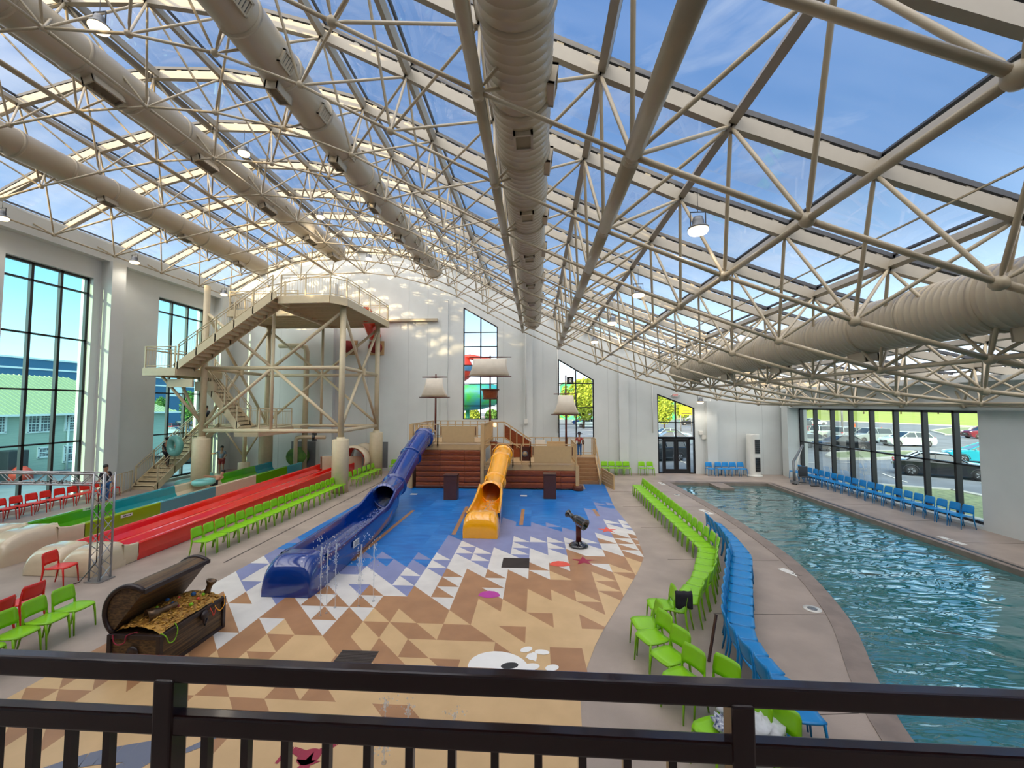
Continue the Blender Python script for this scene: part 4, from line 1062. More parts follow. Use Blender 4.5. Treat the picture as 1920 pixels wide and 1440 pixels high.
rnd = random.Random(5)
def zone(x, y, jit):
    y2 = y+jit
    if y2 > lin(B_blue, x): return 0 if (int(x*1.1+9)+int(y*.8)) % 3 else 1
    if y2 > lin(B_lav, x): return 2
    if y2 > lin(B_white, x): return 3
    if y2 > lin(B_brown, x): return 4
    if y2 > 4.4 and rnd.random() < (.14 if x < -1 else .05): return 4
    return 5
def clip(poly, ya, yb):
    xa, xb = lin(padR, ya), lin(padR, yb)
    def d(p): return p[0]-(xa+(xb-xa)*(p[1]-ya)/(yb-ya))
    o = []
    for i, p in enumerate(poly):
        q = poly[(i+1) % len(poly)]; dp, dq = d(p), d(q)
        if dp <= 0: o.append(p)
        if dp*dq < 0: t = dp/(dp-dq); o.append((p[0]+(q[0]-p[0])*t, p[1]+(q[1]-p[1])*t))
    return o
yy = 3.3
while yy < 22.6:
    xx = -7.93
    while xx < 3.8:
        x1 = xx+CS; y1 = yy+CS
        if yy > 21.1 and xx < 2.1: xx = x1; continue
        for tri, sg in (([(xx, yy), (x1, yy), (xx, y1)], -1), ([(x1, yy), (x1, y1), (xx, y1)], 1)):
            if sg < 0:
                cm = ((xx+x1)/2, (yy+y1)/2); zl = zu = zone(cm[0], cm[1], 0); a_ = rnd.random()
                zn = zone(cm[0], cm[1], -.55); zf = zone(cm[0], cm[1], .55); zn2 = zone(cm[0], cm[1], -1.1); zf2 = zone(cm[0], cm[1], 1.1)
                if zf != zl and zf > 1 and a_ < .75: zu = zf
                elif zf2 != zl and zf2 > 1 and a_ < .4: zu = zf2
                elif zn != zl and a_ > .3: zl = zn
                elif zn2 != zl and a_ > .65: zl = zn2
            pad.m = zl if sg < 0 else zu; q = clip(tri, yy, y1)
            if len(q) >= 3: pad.add([(a, c, .006) for a, c in q], [tuple(range(len(q)))])
        xx = x1
    yy += CS
def paint(m_, pts, z=.010): pad.m = m_; pad.add([(a, c, z) for a, c in pts], [tuple(range(len(pts)))])
def ell(cx, cy, rx, ry, rot=0, n=22, z=.010, m_=9):
    c, s_ = math.cos(rot), math.sin(rot); paint(m_, [(cx+rx*math.cos(2*PI*i/n)*c-ry*math.sin(2*PI*i/n)*s_, cy+rx*math.cos(2*PI*i/n)*s_+ry*math.sin(2*PI*i/n)*c) for i in range(n)], z)
def star(cx, cy, r, m_, rot=.3): paint(m_, [(cx+(r if i % 2 == 0 else r*.38)*math.cos(rot+i*PI/5), cy+(r if i % 2 == 0 else r*.38)*math.sin(rot+i*PI/5)) for i in range(10)])
def fan(cx, cy, r, m_): paint(m_, [(cx+r*(1+.06*(i % 2))*math.cos(PI*i/12-.15), cy+r*.95*(1+.06*(i % 2))*math.sin(PI*i/12-.15)) for i in range(14)]+[(cx-.3*r, cy-.45*r), (cx+.3*r, cy-.45*r)])
def stroke(m_, pts, w_, z=.010):
    P_ = smoothline(pts, 5)
    for i in range(len(P_)-1):
        d = (P_[i+1]-P_[i]).normalized(); n_ = Vector((-d.y, d.x)); k0 = w_*(1-.75*i/len(P_)); k1 = w_*(1-.75*(i+1)/len(P_))
        paint(m_, [tuple(P_[i]+n_*k0), tuple(P_[i]-n_*k0), tuple(P_[i+1]-n_*k1), tuple(P_[i+1]+n_*k1)], z)
# skull and crossbones
ell(-.66, 6.98, .52, .43, -.25, z=.010); ell(-.25, 6.78, .28, .25, z=.0102); ell(-.12, 7.02, .16, .09, .3, z=.0104); ell(-.05, 6.85, .12, .07, z=.0106); ell(-.12, 6.7, .12, .06, -.2, z=.0108)
ell(-.47, 7.03, .15, .085, .25, z=.012, m_=10); ell(-.67, 6.72, .11, .1, .6, z=.012, m_=10); ell(-.4, 6.73, .07, .06, 0, z=.012, m_=10)
stroke(9, [(-.12, 7.22), (-.08, 7.3), (-.05, 7.42)], .11, .0111); ell(-.2, 7.5, .12, .075, .6, z=.0112); ell(.08, 7.44, .13, .075, -.1, z=.0113); ell(-.1, 7.3, .09, .1, z=.0114)
stroke(9, [(.02, 6.72), (.15, 6.8), (.3, 6.9)], .1, .0111); ell(.24, 7.02, .12, .08, .4, z=.0112); ell(.33, 6.82, .14, .07, z=.0113)
paint(4, [(.22, 6.75), (.82, 6.75), (.8, 7.6), (.22, 7.6)], .009)
for (x, y, r, k, m_) in ((-1.11, 9.5, .24, 'f', 6), (.62, 11.4, .27, 'f', 7), (1.3, 11.72, .34, 's', 8), (2.45, 14.6, .36, 's', 7)):
    (fan if k == 'f' else star)(x, y, r, m_)
# tentacle and crab at the bottom left
stroke(11, [(-5.0, 4.75), (-4.75, 5.3), (-4.9, 5.6), (-5.5, 5.7)], .16); stroke(11, [(-4.9, 5.1), (-5.6, 4.9), (-6.2, 4.5)], .17, .0105); stroke(11, [(-4.4, 5.75), (-4.3, 5.3), (-4.6, 5.0)], .1, .0107)
ell(-2.85, 5.12, .14, .12, .4, m_=8); stroke(8, [(-2.95, 5.15), (-3.15, 5.2), (-3.2, 5.0)], .06, .0103); stroke(8, [(-2.75, 5.2), (-2.6, 5.35), (-2.75, 5.42)], .05, .0103); star(-2.83, 5.02, .17, 8)
# painted treasure-map dashes in the water
for (u0, v0, u1, v1) in ((660, 1052, 775, 957), (850, 1003, 876, 950), (977, 985, 981, 955), (1122, 968, 1113, 955)):
    a = F(u0, v0); c = F(u1, v1); d = (c-a).normalized(); n_ = Vector((-d.y, d.x, 0))*.07
    paint(4, [tuple((a+n_)[:2]), tuple((a-n_)[:2]), tuple((c-n_)[:2]), tuple((c+n_)[:2])])
o = pad.build('splash_pad', PM); tag(o, 'painted splash pad floor with blue, white and sand triangles, skull and sea animals', 'splash pad')
def grate(x0, x1, y0, y1, lab):
    m_ = MB(); m_.box(x0, x1, y0, y1, .0, .014); m_.m = 1; n = int((y1-y0)/.04)
    for k in range(n): m_.box(x0+.01, x1-.01, y0+k*.04+.008, y0+k*.04+.02, .014, .018)
    tag(m_.build('drain_grate', [M['grate'], M['chestdark']]), lab, 'drain grate')
grate(-3.48, -2.82, 6.75, 7.28, 'square dark drain grate in the sand triangles, near the top railing'); grate(-.97, -.22, 11.12, 11.8, 'square dark drain grate in the white area in front of the yellow slide')
for (u, v, lab) in ((776, 927, 'left'), (982, 930, 'right')):
    p = F(u, v); m_ = MB(); m_.box(p.x-.16, p.x+.16, p.y-.1, p.y+.1, .004, .02); tag(m_.build('floor_plate', M['white'], bevel=.005), 'small white floor plate on the blue pad, %s one' % lab, 'plate')
# two brown boxes and the spyglass
for (x0, x1, y0, lab) in ((-4.3, -3.68, 18.65, 'left'), (.3, .88, 19.12, 'right')):
    t = thing('water_cannon_box', 'dark brown upright box on the blue pad, %s of the yellow slide' % lab, 'box', ((x0+x1)/2, y0+.25, 0))
    m_ = MB(); m_.box(x0, x1, y0, y0+.5, .012, 1.1); m_.build('body', M['boxbrown'], t, bevel=.01)
    m_ = MB(); m_.box(x0-.02, x1+.02, y0-.02, y0+.52, 1.1, 1.16); m_.build('top_plate', M['boxbrown'], t, bevel=.01)
t = thing('giant_spyglass', 'giant black spyglass on a brown post beside the white triangles', 'telescope', (1.28, 12.9, 0))
m_ = MB(); m_.lathe([(.3, .01), (.3, .06), (.22, .1), (.12, .12), (.1, .16)], (1.28, 12.9, 0), 24); m_.build('base', M['black'], t)
m_ = MB(); m_.tube((1.28, 12.9, .12), (1.28, 12.9, .92), .085, 14); m_.m = 1; m_.lathe([(.09, 0), (.1, .02), (.1, .05), (.09, .07)], (1.28, 12.9, .78), 14); m_.build('post', [M['mast'], M['grey']], t)
a = on(1064, 962, 'Y', 13.1); c = on(1098, 985, 'Y', 12.6); d = (c-a).normalized(); L_ = (c-a).length
m_ = MB(); m_.lathe([(.07, 0), (.12, .0), (.13, .03), (.1, .08), (.075, .1), (.08, .3), (.12, .31), (.12, .36), (.1, .38), (.13, .42), (.155, .45), (.16, .7), (.175, .72), (.175, L_), (.14, L_), (.13, L_-.1)], a, 24, d); m_.build('tube', M['black'], t)
a = F(1329, 1241); c = on(1343, 1152, 'Y', a.y+.12); m_ = MB(); m_.beam((a.x, a.y, .008), c, .035, .035); tag(m_.build('leaning_pole', M['boxbrown']), 'dark brown pole leaning between the green and blue chair rows', 'pole')
# ---- treasure chest
ch = thing('treasure_chest', 'open wooden treasure chest heaped with gold, jewels and goblets at the lower left', 'chest', (-6.62, 7.15, 0))
x0, x1, y0, y1, zt = -7.06, -6.2, 6.5, 7.85, .60
m_ = MB(); m_.box(x0, x1, y0, y1, .01, zt-.02); m_.build('box_body', M['chest'], ch)
m_ = MB(); e = .035
for (x, y) in ((x0, y0), (x1, y0), (x0, y1), (x1, y1)): m_.box(x-e, x+e, y-e, y+e, .01, zt)
for z in (.03, zt-.03):
    m_.box(x0-e*.7, x1+e*.7, y0-e*.8, y0+.02, z-.035, z+.035); m_.box(x0-e*.7, x1+e*.7, y1-.02, y1+e*.8, z-.035, z+.035); m_.box(x1-.02, x1+e*.8, y0, y1, z-.035, z+.035); m_.box(x0-e*.8, x0+.02, y0, y1, z-.035, z+.035)
m_.build('edge_trim', M['chestdark'], ch, bevel=.006)
m_ = MB(); m_.path([(-6.74, y0-.03, .33), (-6.72, y0-.07, .28), (-6.56, y0-.07, .28), (-6.54, y0-.03, .33)], .014, 6); m_.lathe([(.1, 0), (.1, .015), (.05, .03)], (-6.64, y0-.02, .33), 14, (0, -1, 0)); m_.build('end_handle', M['chestdark'], ch)
m_ = MB(); m_.lathe([(.07, 0), (.09, .03), (.05, .07)], (x1+.02, 7.35, .5), 12, (1, 0, 0)); m_.path([(x1+.06, 7.35, .5), (x1+.08, 7.3, .4), (x1+.05, 7.36, .32), (x1+.04, 7.42, .42)], .02, 7); m_.build('latch', M['chestdark'], ch)
# lid: half cylinder, swung open over the back edge
hinge = Vector((x0+.02, 0, zt)); ang = R(52); rl = .43
def lid(rr, yy_, th_): # local: s across, h up, rotated about the hinge
    s_ = rl - rr*math.cos(th_); h_ = rr*math.sin(th_)*.95+.02
    # flat underside faces the gold
    return Vector((hinge.x+s_*math.cos(ang)-h_*math.sin(ang)*1, yy_, hinge.z+s_*math.sin(ang)+h_*math.cos(ang)))
def lidrows(r, ya, yb, n=16): return [[lid(r, y, PI*j/n) for j in range(n+1)] for y in (ya, yb)]
m_ = MB(); rows = lidrows(rl, y0+.01, y1-.01); m_.grid(rows, smooth=True)
for y in (y0+.03, y1-.03): m_.add([lid(rl*.98, y, PI*j/16) for j in range(17)], [tuple(range(17))])
m_.add([rows[0][0], rows[0][-1], rows[1][-1], rows[1][0]], [(0, 1, 2, 3)])
m_.build('lid', M['chest'], ch)
m_ = MB()
for y in (y0+.02, y1-.02): m_.path([lid(rl*1.0, y, PI*j/16) for j in range(17)], .04, 6)
for th_ in (0, PI): m_.beam(lid(rl, y0, th_), lid(rl, y1, th_), .07, .07)
m_.build('lid_trim', M['chestdark'], ch)
m_ = MB(); q = MB(); rr = random.Random(3)
def hgt(x, y):
    u = (x-x0)/(x1-x0); v = (y-y0)/(y1-y0); return zt-.03+.2*math.sin(PI*min(1, max(0, u)))**.6*(.45+.75*math.sin(PI*min(1, max(0, v*.85+.08)))**.8)
m_.grid([[(x0+.02+(x1-x0-.04)*i/20, y0+.02+(y1-y0-.04)*j/30, hgt(x0+.02+(x1-x0-.04)*i/20, y0+.02+(y1-y0-.04)*j/30)+rr.uniform(-.01, .015)) for i in range(21)] for j in range(31)])
for k in range(420):
    x = rr.uniform(x0+.06, x1-.04); y = rr.uniform(y0+.05, y1-.05); n_ = Vector((rr.gauss(0, .35), rr.gauss(0, .35), 1)).normalized()
    m_.lathe([(.028, 0), (.028, .008)], (x, y, hgt(x, y)+.008), 9, n_)
tag(m_.build('gold_heap', M['gold'], ch), 'heap of gold coins', kind='stuff')
for k, (fx, fy, r, c_) in enumerate(((.62, .35, .045, 'wine'), (.72, .42, .035, 'wine'), (.42, .33, .03, 'green'), (.85, .55, .035, 'green'), (.35, .52, .04, 'clothblue'), (.6, .44, .035, 'clothblue'), (.62, .75, .042, 'clothblue'), (.75, .82, .032, 'green'), (.8, .7, .03, 'coral'), (.5, .6, .026, 'coral'))):
    x = x0+(x1-x0)*fx; y = y0+(y1-y0)*fy; m_ = MB(); m_.ball((x, y, hgt(x, y)+r*.6), r, 14); m_.build('jewel', M[c_], ch)
m_ = MB(); m_.lathe([(.03, 0), (.06, .04), (.04, .1), (.06, .16), (.045, .22), (.08, .3), (.125, .44), (.11, .44), (.06, .3)], (-6.42, 7.06, .84), 22, (-.5, -1, -.1)); m_.build('goblet', M['brass'], ch)
m_ = MB(); m_.lathe([(.05, 0), (.06, .06), (.05, .1), (.05, .18), (.085, .24), (.09, .27), (.07, .27), (.03, .18)], (-6.45, 7.72, .70), 20, (.3, .15, 1)); m_.build('goblet', M['brass'], ch)
def beads(pts, m__, r=.011):
    m_ = MB(); P_ = smoothline3(pts, 7)
    for p in P_: m_.ball(p, r, 6)
    m_.build('bead_string', m__, ch)
beads([(-6.98, y0-.04, .6), (-6.95, y0-.05, .5), (-6.86, y0-.06, .46), (-6.76, y0-.05, .5), (-6.74, y0-.04, .6), (-6.62, y0+.02, .63)], M['wine'])
beads([(-6.2, 6.52, .62), (-6.15, 6.56, .55), (-6.14, 6.62, .42), (-6.14, 6.72, .42), (-6.15, 6.78, .55), (-6.22, 6.8, .64)], M['green'])
beads([(-6.22, 7.6, .64), (-6.15, 7.62, .5), (-6.13, 7.7, .42), (-6.13, 7.8, .5), (-6.16, 7.82, .66)], M['slideyellow'])
beads([(-6.2, 7.5, .6), (-6.14, 7.5, .5), (-6.14, 7.55, .4), (-6.14, 7.6, .5)], M['coral'])
# ---- fountain jets
JET = [(600, 1155, 1005, 'behind the blue slide end, by its nearest spout'), (612, 1150, 1012, 'second of the cluster before the blue flume'), (628, 1140, 1000, 'third of the cluster before the blue flume'), (672, 1137, 1030, 'before the middle of the blue flume'), (700, 1128, 1003, 'tallest one right of the blue flume'), (676, 1122, 1005, 'between the cluster and the tallest'), (722, 1350, 1310, 'low, behind the top railing on the left'), (765, 1360, 1320, 'low, in the middle behind the top railing'), (852, 1365, 1340, 'low, behind the top railing on the right'), (720, 1432, 1400, 'low, behind the balusters')]
rr = random.Random(8)
for k, (u, v, vt, lab) in enumerate(JET):
    p = F(u, v); h = max(.2, on(u, vt, 'Y', p.y).z); m_ = MB()
    m_.lathe([(.03, .008), (.03, .02)], (p.x, p.y, 0), 10)
    n = 16; q = [(p.x+.004*math.sin(i*1.3), p.y+.004*math.cos(i*1.7), .02+h*i/n*.85) for i in range(n+1)]
    m_.path(q, [.006+.012*(i/n)**2 for i in range(n+1)], 6)
    for i in range(60 if v < 1200 else 30):
        t = rr.random()**.5; s_ = .03+.13*t*t; m_.ball((p.x+rr.gauss(0, s_*.6), p.y+rr.gauss(0, s_*.6), .05+h*(t*1.05)*rr.uniform(.8, 1.03)), rr.uniform(.005, .015), 5, (1, 1, 1.6))
    tag(m_.build('water_jet', M['splash']), 'thin fountain jet rising from the splash pad, '+lab, 'water jet', 'fountain jets of the splash pad', 'stuff')
# ---- aluminium truss portal
tp = thing('truss_portal', 'silver aluminium box truss post with a horizontal truss reaching left', 'truss', (-10.95, 9.75, 0))
def boxtruss(A, B, w_, u, v_, n, nm):
    m_ = MB(); A = Vector(A); B = Vector(B); u = Vector(u)*w_; v_ = Vector(v_)*w_; cs = [A, A+u, A+u+v_, A+v_]; D = B-A
    for c in cs: m_.tube(c, c+D, .022, 8)
    for k in range(n):
        for i in range(4):
            a = cs[i]; c = cs[(i+1) % 4]
            if k % 2: a, c = c, a
            m_.tube(a+D*(k/n), c+D*((k+1)/n), .009, 5)
    m_.build(nm, M['alu'], tp)
boxtruss((-11.08, 9.6, .03), (-11.08, 9.6, 2.66), .27, (1, 0, 0), (0, 1, 0), 9, 'truss_post'); boxtruss((-17.5, 9.6, 2.38), (-11.08, 9.6, 2.38), .27, (0, 1, 0), (0, 0, 1), 20, 'truss_beam')
m_ = MB(); m_.box(-11.16, -10.74, 9.55, 9.93, .005, .03); m_.build('base_plate', M['alu'], tp)
m_ = MB(); 
for k in range(3): m_.path([(-12.6+k*.3+.25*math.sin(a*.9), 9.7+.02*k, 2.42+.05*math.sin(a*2.1)) for a in range(10)], .012, 5)
m_.path([(-10.95, 9.62, 2.3), (-10.93, 9.62, 1.2), (-10.9, 9.6, .5), (-11.2, 9.5, .05), (-11.3, 9.45, .02)], .012, 5); m_.build('cable', M['black'], tp)
# ---- pool deck equipment
pl = thing('pool_lift', 'grey pool lift with an angled arm and a hanging seat, by the glazed wall corner', 'pool lift', (14.35, 24.1, 0))
m_ = MB(); a = F(1490, 908); m_.tube((a.x, a.y, .05), (a.x-.02, a.y, 1.25), .07, 12); m_.box(a.x-.12, a.x+.12, a.y-.2, a.y+.2, .06, .2); m_.build('mast', M['grey'], pl)
m_ = MB(); m_.beam((a.x-.05, a.y, 1.2), (a.x+.75, a.y+.4, 2.1), .08, .1); m_.build('arm', M['grey'], pl)
m_ = MB(); m_.path([(a.x+.6, a.y+.3, 1.9), (a.x+.2, a.y+.1, 1.1), (a.x+.2, a.y, .8)], .03, 8); m_.build('strut', M['white'], pl)
m_ = MB(); m_.box(a.x+.35, a.x+.85, a.y-.15, a.y+.25, .38, .44); m_.box(a.x+.35, a.x+.85, a.y+.2, a.y+.26, .44, .95); m_.build('seat', M['dgrey'], pl, bevel=.02)
m_ = MB(); m_.tube((a.x, a.y, .1), (a.x+.6, a.y, .1), .03, 8); m_.box(a.x+.5, a.x+.9, a.y-.6, a.y-.5, .015, .05); m_.build('foot_rest', M['dgrey'], pl)
for s_ in (-1, 1):
    m_ = MB(); m_.lathe([(.06, -.02), (.06, .02)], (a.x+s_*.0, a.y+s_*.14, .06), 12, (1, 0, 0)); m_.build('wheel', M['black'], pl)
tf = thing('tower_fan', 'tall white tapered unit with two dark grilles, right of the blue chairs', 'air unit', (13.35, 26.1, 0))
m_ = MB(); m_.lathe([(.46, 0), (.46, .05), (.4, .08)], (13.35, 26.08, 0), 24); m_.build('base', M['white'], tf)
m_ = MB(); m_.grid([[(13.35+w_*math.copysign(abs(math.cos(a*PI/12))**.6, math.cos(a*PI/12)), 26.1+.3*math.copysign(abs(math.sin(a*PI/12))**.6, math.sin(a*PI/12)), z) for a in range(24)] for w_, z in ((.37, .06), (.37, 1.3), (.33, 2.5), (.3, 2.56), (.02, 2.57))], True, True); m_.build('body', M['white'], tf)
for (z0_, z1_) in ((.3, 1.15), (1.4, 2.25)):
    m_ = MB(); m_.box(13.3, 13.58, 25.77, 25.8, z0_, z1_); m_.m = 1
    for k in range(7): m_.box(13.3, 13.58, 25.76, 25.77, z0_+.05+k*.115, z0_+.09+k*.115)
    m_.build('grille', [M['dgrey'], M['black']], tf)
def textobj(txt, size, loc, rot, m_, parent, name='lettering'):
    cu = bpy.data.curves.new('t', 'FONT'); cu.body = txt; cu.size = size; cu.align_x = 'CENTER'; cu.align_y = 'CENTER'; cu.extrude = .003
    o = bpy.data.objects.new('t', cu); COL.objects.link(o); bpy.context.view_layer.update()
    me = bpy.data.meshes.new_from_object(o.evaluated_get(bpy.context.evaluated_depsgraph_get())); bpy.data.objects.remove(o)
    me.transform(Matrix.Rotation(rot[2], 4, 'Z') @ Matrix.Rotation(rot[0], 4, 'X')); q = bpy.data.objects.new(name, me); me.materials.clear(); me.materials.append(m_); COL.objects.link(q)
    org = Vector((0, 0, 0)); r_ = parent
    while r_: org += r_.location; r_ = r_.parent
    q.parent = parent; q.location = Vector(loc)-org; return q
p = on(1267, 741, 'Y', 26.45)
ex = thing('exit_sign', 'small white exit sign with red letters above the glass doors', 'exit sign', (p.x, 26.5, p.z))
m_ = MB(); m_.box(p.x-.17, p.x+.17, 26.52, 26.58, p.z-.1, p.z+.1); m_.build('sign_box', M['white'], ex); textobj('EXIT', .17, (p.x, 26.515, p.z), (PI/2, 0, 0), M['exitred'], ex)
for s_ in (-1, 1):
    m_ = MB(); m_.ball((p.x+s_*.24, 26.53, p.z), .045, 10); m_.build('emergency_lamp', M['white'], ex)
for (u, v0, v1, bx, lab) in ((1225, 715, 812, 0, 'left of the doors'), (1335, 748, 825, 1, 'right of the doors'), (986, 620, 787, 1, 'on the pier behind the ship'), (1046, 640, 812, 0, 'left of the right mast')):
    a = on(u, v0, 'Y', 26.25); c = on(u, v1, 'Y', 26.25); yw = 26.22 if u == 986 else 26.55
    m_ = MB(); m_.tube((a.x, yw, a.z), (a.x, yw, c.z), .025, 8)
    if bx: m_.box(a.x-.11, a.x+.11, yw-.08, yw+.04, c.z-.25, c.z+.05)
    tag(m_.build('conduit_pipe', M['white']), 'thin white conduit down the far wall, '+lab, 'conduit')
for (u, v, s_) in ((1315, 812, .12), (1321, 820, .15)):
    a = on(u, v, 'Y', 26.5); m_ = MB(); m_.box(a.x-s_, a.x+s_, 26.5, 26.6, a.z-.12, a.z+.12); tag(m_.build('wall_box', M['white'], bevel=.01), 'small white box on the far wall right of the doors, %s one' % ('upper' if v < 815 else 'lower'), 'wall box')
def marker(u, v, w_, l, rot, lab, disc=False, txt=None):
    p = F(u, v); t = thing('depth_marker', lab, 'floor marker', (p.x, p.y, 0), group='white markers on the pool deck'); m_ = MB()
    if disc: m_.lathe([(w_, .001), (w_, .01)], (p.x, p.y, 0), 24)
    else:
        c, s_ = math.cos(rot), math.sin(rot); m_.prism([(p.x+a*c-b_*s_, p.y+a*s_+b_*c) for a, b_ in ((-w_, -l), (w_, -l), (w_, l), (-w_, l))], .009, 'Z', .001)
    m_.build('tile', M['white'], t)
    q = MB(); 
    if disc: q.lathe([(w_*.55, .0), (w_*.55, .002)], (p.x, p.y, .011), 16); 
    if disc: q.build('symbol', M['grey'], t)
    else: textobj(txt, .13, (p.x, p.y, .012), (0, 0, rot-PI/2), M['skullblack'], t, 'symbol')
marker(1493, 1078, .11, .42, .42, 'white depth tile on the deck halfway along the pool curve', txt='4 FT'); marker(1523, 1142, .17, 0, 0, 'round white no-diving marker on the deck near the pool curve', True)
marker(1324, 960, .11, .36, .2, 'white tile on the deck behind the far end of the blue chair row', txt='4 FT'); marker(1241, 907, .1, .36, .1, 'white tile on the deck at the far left pool corner', txt='4 FT'); marker(1269, 928, .14, 0, 0, 'round white marker beside the far green chairs', True)
marker(1600, 958, .1, .5, .0, 'white tile on the deck in front of the blue chairs along the glazing', txt='4 FT'); marker(1785, 1014, .1, .4, 0, 'white tile on the right deck near the pier', txt='4 FT')
# cloths
def cloth(cx, cy, cz, rx, ry, rz_, m__, nm, lab, seed=1):
    r2 = random.Random(seed); m_ = MB(); rows = []
    for i in range(14):
        a = PI*i/13; rows.append([(cx+rx*math.sin(a)*math.cos(2*PI*j/18)*(1+.25*math.sin(j*2.3+i+seed)), cy+ry*math.sin(a)*math.sin(2*PI*j/18)*(1+.25*math.sin(j*1.7+i*1.3)), cz+rz_*math.cos(a)*(1+.2*math.sin(j*1.9+i)))for j in range(18)])
    m_.grid(rows, True); tag(m_.build(nm, m__), lab, 'clothes')
p = F(1452, 1378, .5); cloth(p.x-.12, p.y+.05, .56, .24, .2, .1, M['clothwhite'], 'towel', 'white towel bundled on the chair right of the railing post', 2)
p = F(1415, 1388, .5); cloth(p.x, p.y, .52, .16, .13, .06, M['clothpat'], 'shirt', 'blue and white patterned shirt beside the white towel', 3)
p = F(1356, 1362, .5); cloth(p.x-.02, p.y, .52, .09, .16, .07, M['clothpat'], 'shirt', 'patterned shirt lying on the chair left of the railing post', 4)
p = F(1358, 1340, .5); cloth(p.x, p.y, .58, .08, .1, .08, M['clothwhite'], 'towel', 'small white towel on the chair left of the railing post', 5)
m_ = MB(); a = on(1281, 1133, 'Y', 8.1); m_.grid([[(a.x-.16+.04*j+.008*math.sin(j*2), a.y-.06+.012*math.sin(j*1.9)+(.03 if i < 1 else 0), .86-.3*i/5-(.03*math.sin(j*1.1) if i == 5 else 0)) for j in range(9)] for i in range(6)]); tag(m_.build('dark_garment', M['clothdark'], solid=.02), 'dark garment hung over the backrest of a green chair', 'clothes')
# inner tubes below the stairs
for k, (x, y, z, r) in enumerate(((-18.35, 21.35, .17, .56), (-17.95, 20.95, .48, .54), (-18.9, 21.0, .17, .5))):
    m_ = MB(); m_.path([(x+r*.66*math.cos(a*PI/12), y+r*.66*math.sin(a*PI/12), z+(.05*math.sin(a*PI/12) if k == 1 else 0)) for a in range(24)], .17, 12, closed=True); tag(m_.build('inner_tube', M['teal_tube']), 'teal inner tube below the stairs, '+('lying at the back', 'resting on top of the pile', 'lying at the front left')[k], 'inner tube', 'teal tubes below the stairs')
# ================================================================== RAILING OF THE BALCONY
rg = thing('balcony_railing', 'glossy dark brown metal railing across the foreground', 'railing', (0, 1.0, 2.68))
m_ = MB(); m_.box(-4.2, 4.4, .998, 1.033, 3.70, 3.75); m_.build('top_rail', M['darkbrown'], rg, bevel=.006)
m_ = MB(); m_.box(-4.2, 4.4, .998, 1.033, 3.573, 3.622); m_.build('middle_rail', M['darkbrown'], rg, bevel=.006)
m_ = MB(); m_.box(-4.2, 4.4, 1.0, 1.03, 2.76, 2.8); m_.build('bottom_rail', M['darkbrown'], rg, bevel=.004)
PX = [-.935+1.405*k for k in range(-2, 4)]
for x in PX: m_ = MB(); m_.box(x-.026, x+.026, .992, 1.045, 2.68, 3.71); m_.build('post', M['darkbrown'], rg, bevel=.006)
for x in PX[:-1]:
    for k in range(1, 13): m_ = MB(); c = x+.1+.1*(k-1)+.004*k; m_.box(c-.0095, c+.0095, 1.006, 1.025, 2.8, 3.575); m_.build('baluster', M['darkbrown'], rg)
# ================================================================== PEOPLE
def person(name_lab, loc, ang, J, rad, wear, group=None, sc=1., arms=True):
    """J: joints (x,y,z) for a body that looks to -Y. One skinned surface; hair and clothes are children."""
    t = thing('person', name_lab, 'person', loc, ang, group); t.scale = (sc, sc, sc)
    def skin(nm, chains, m__, lv=2):
        vs = []; es = []; rs = []; idx = {}
        for ch_ in chains:
            pr = None
            for k, r in ch_:
                if k not in idx: idx[k] = len(vs); vs.append(J[k]); rs.append(r)
                if pr is not None: es.append((idx[pr], idx[k]))
                pr = k
        me = bpy.data.meshes.new(nm); me.from_pydata(vs, es, []); o = bpy.data.objects.new(nm, me); COL.objects.link(o); o.parent = t
        md = o.modifiers.new('skin', 'SKIN'); sv = me.skin_vertices[0].data
        for i, r in enumerate(rs): sv[i].radius = (r, r)
        sv[0].use_root = True
        md2 = o.modifiers.new('sub', 'SUBSURF'); md2.levels = lv; md2.render_levels = lv; me.materials.append(m__)
        return o
    b_ = skin('body', [[('pel', .12), ('wai', .105), ('che', .125), ('nec', .055), ('hd0', .085), ('hd1', .09), ('hd2', .05)],
        [('che', .125), ('shL', .055), ('elL', .04), ('wrL', .03), ('haL', .035), ('fiL', .018)], [('che', .125), ('shR', .055), ('elR', .04), ('wrR', .03), ('haR', .035), ('fiR', .018)],
        [('pel', .12), ('hiL', .085), ('knL', .055), ('anL', .038), ('toL', .03)], [('pel', .12), ('hiR', .085), ('knR', .055), ('anR', .038), ('toR', .03)]], M['skin'])
    hd = Vector(J['hd1']); m_ = MB(); rows = []
    m_.ball((hd.x, hd.y+.025, hd.z+.04), .105, 12, (1, 1, .95)); q = m_.build('hair', M['hair'], None)
    q.location = q.location; q.parent = t
    for (nm, m__, ks) in wear:
        if nm == 'shorts': skin('shorts', [[('pel', .14), ('hiL', .105), ('mkL', .085)], [('pel', .14), ('hiR', .105), ('mkR', .085)]], m__)
        if nm == 'trousers': skin('trousers', [[('pel', .14), ('hiL', .105), ('knL', .075), ('anL', .06)], [('pel', .14), ('hiR', .105), ('knR', .075), ('anR', .06)]], m__)
        if nm == 'shirt': skin('shirt', [[('pel', .135), ('wai', .125), ('che', .145), ('nk0', .07)], [('che', .145), ('shL', .075), ('maL', .06)], [('che', .145), ('shR', .075), ('maR', .06)]], m__)
    return t
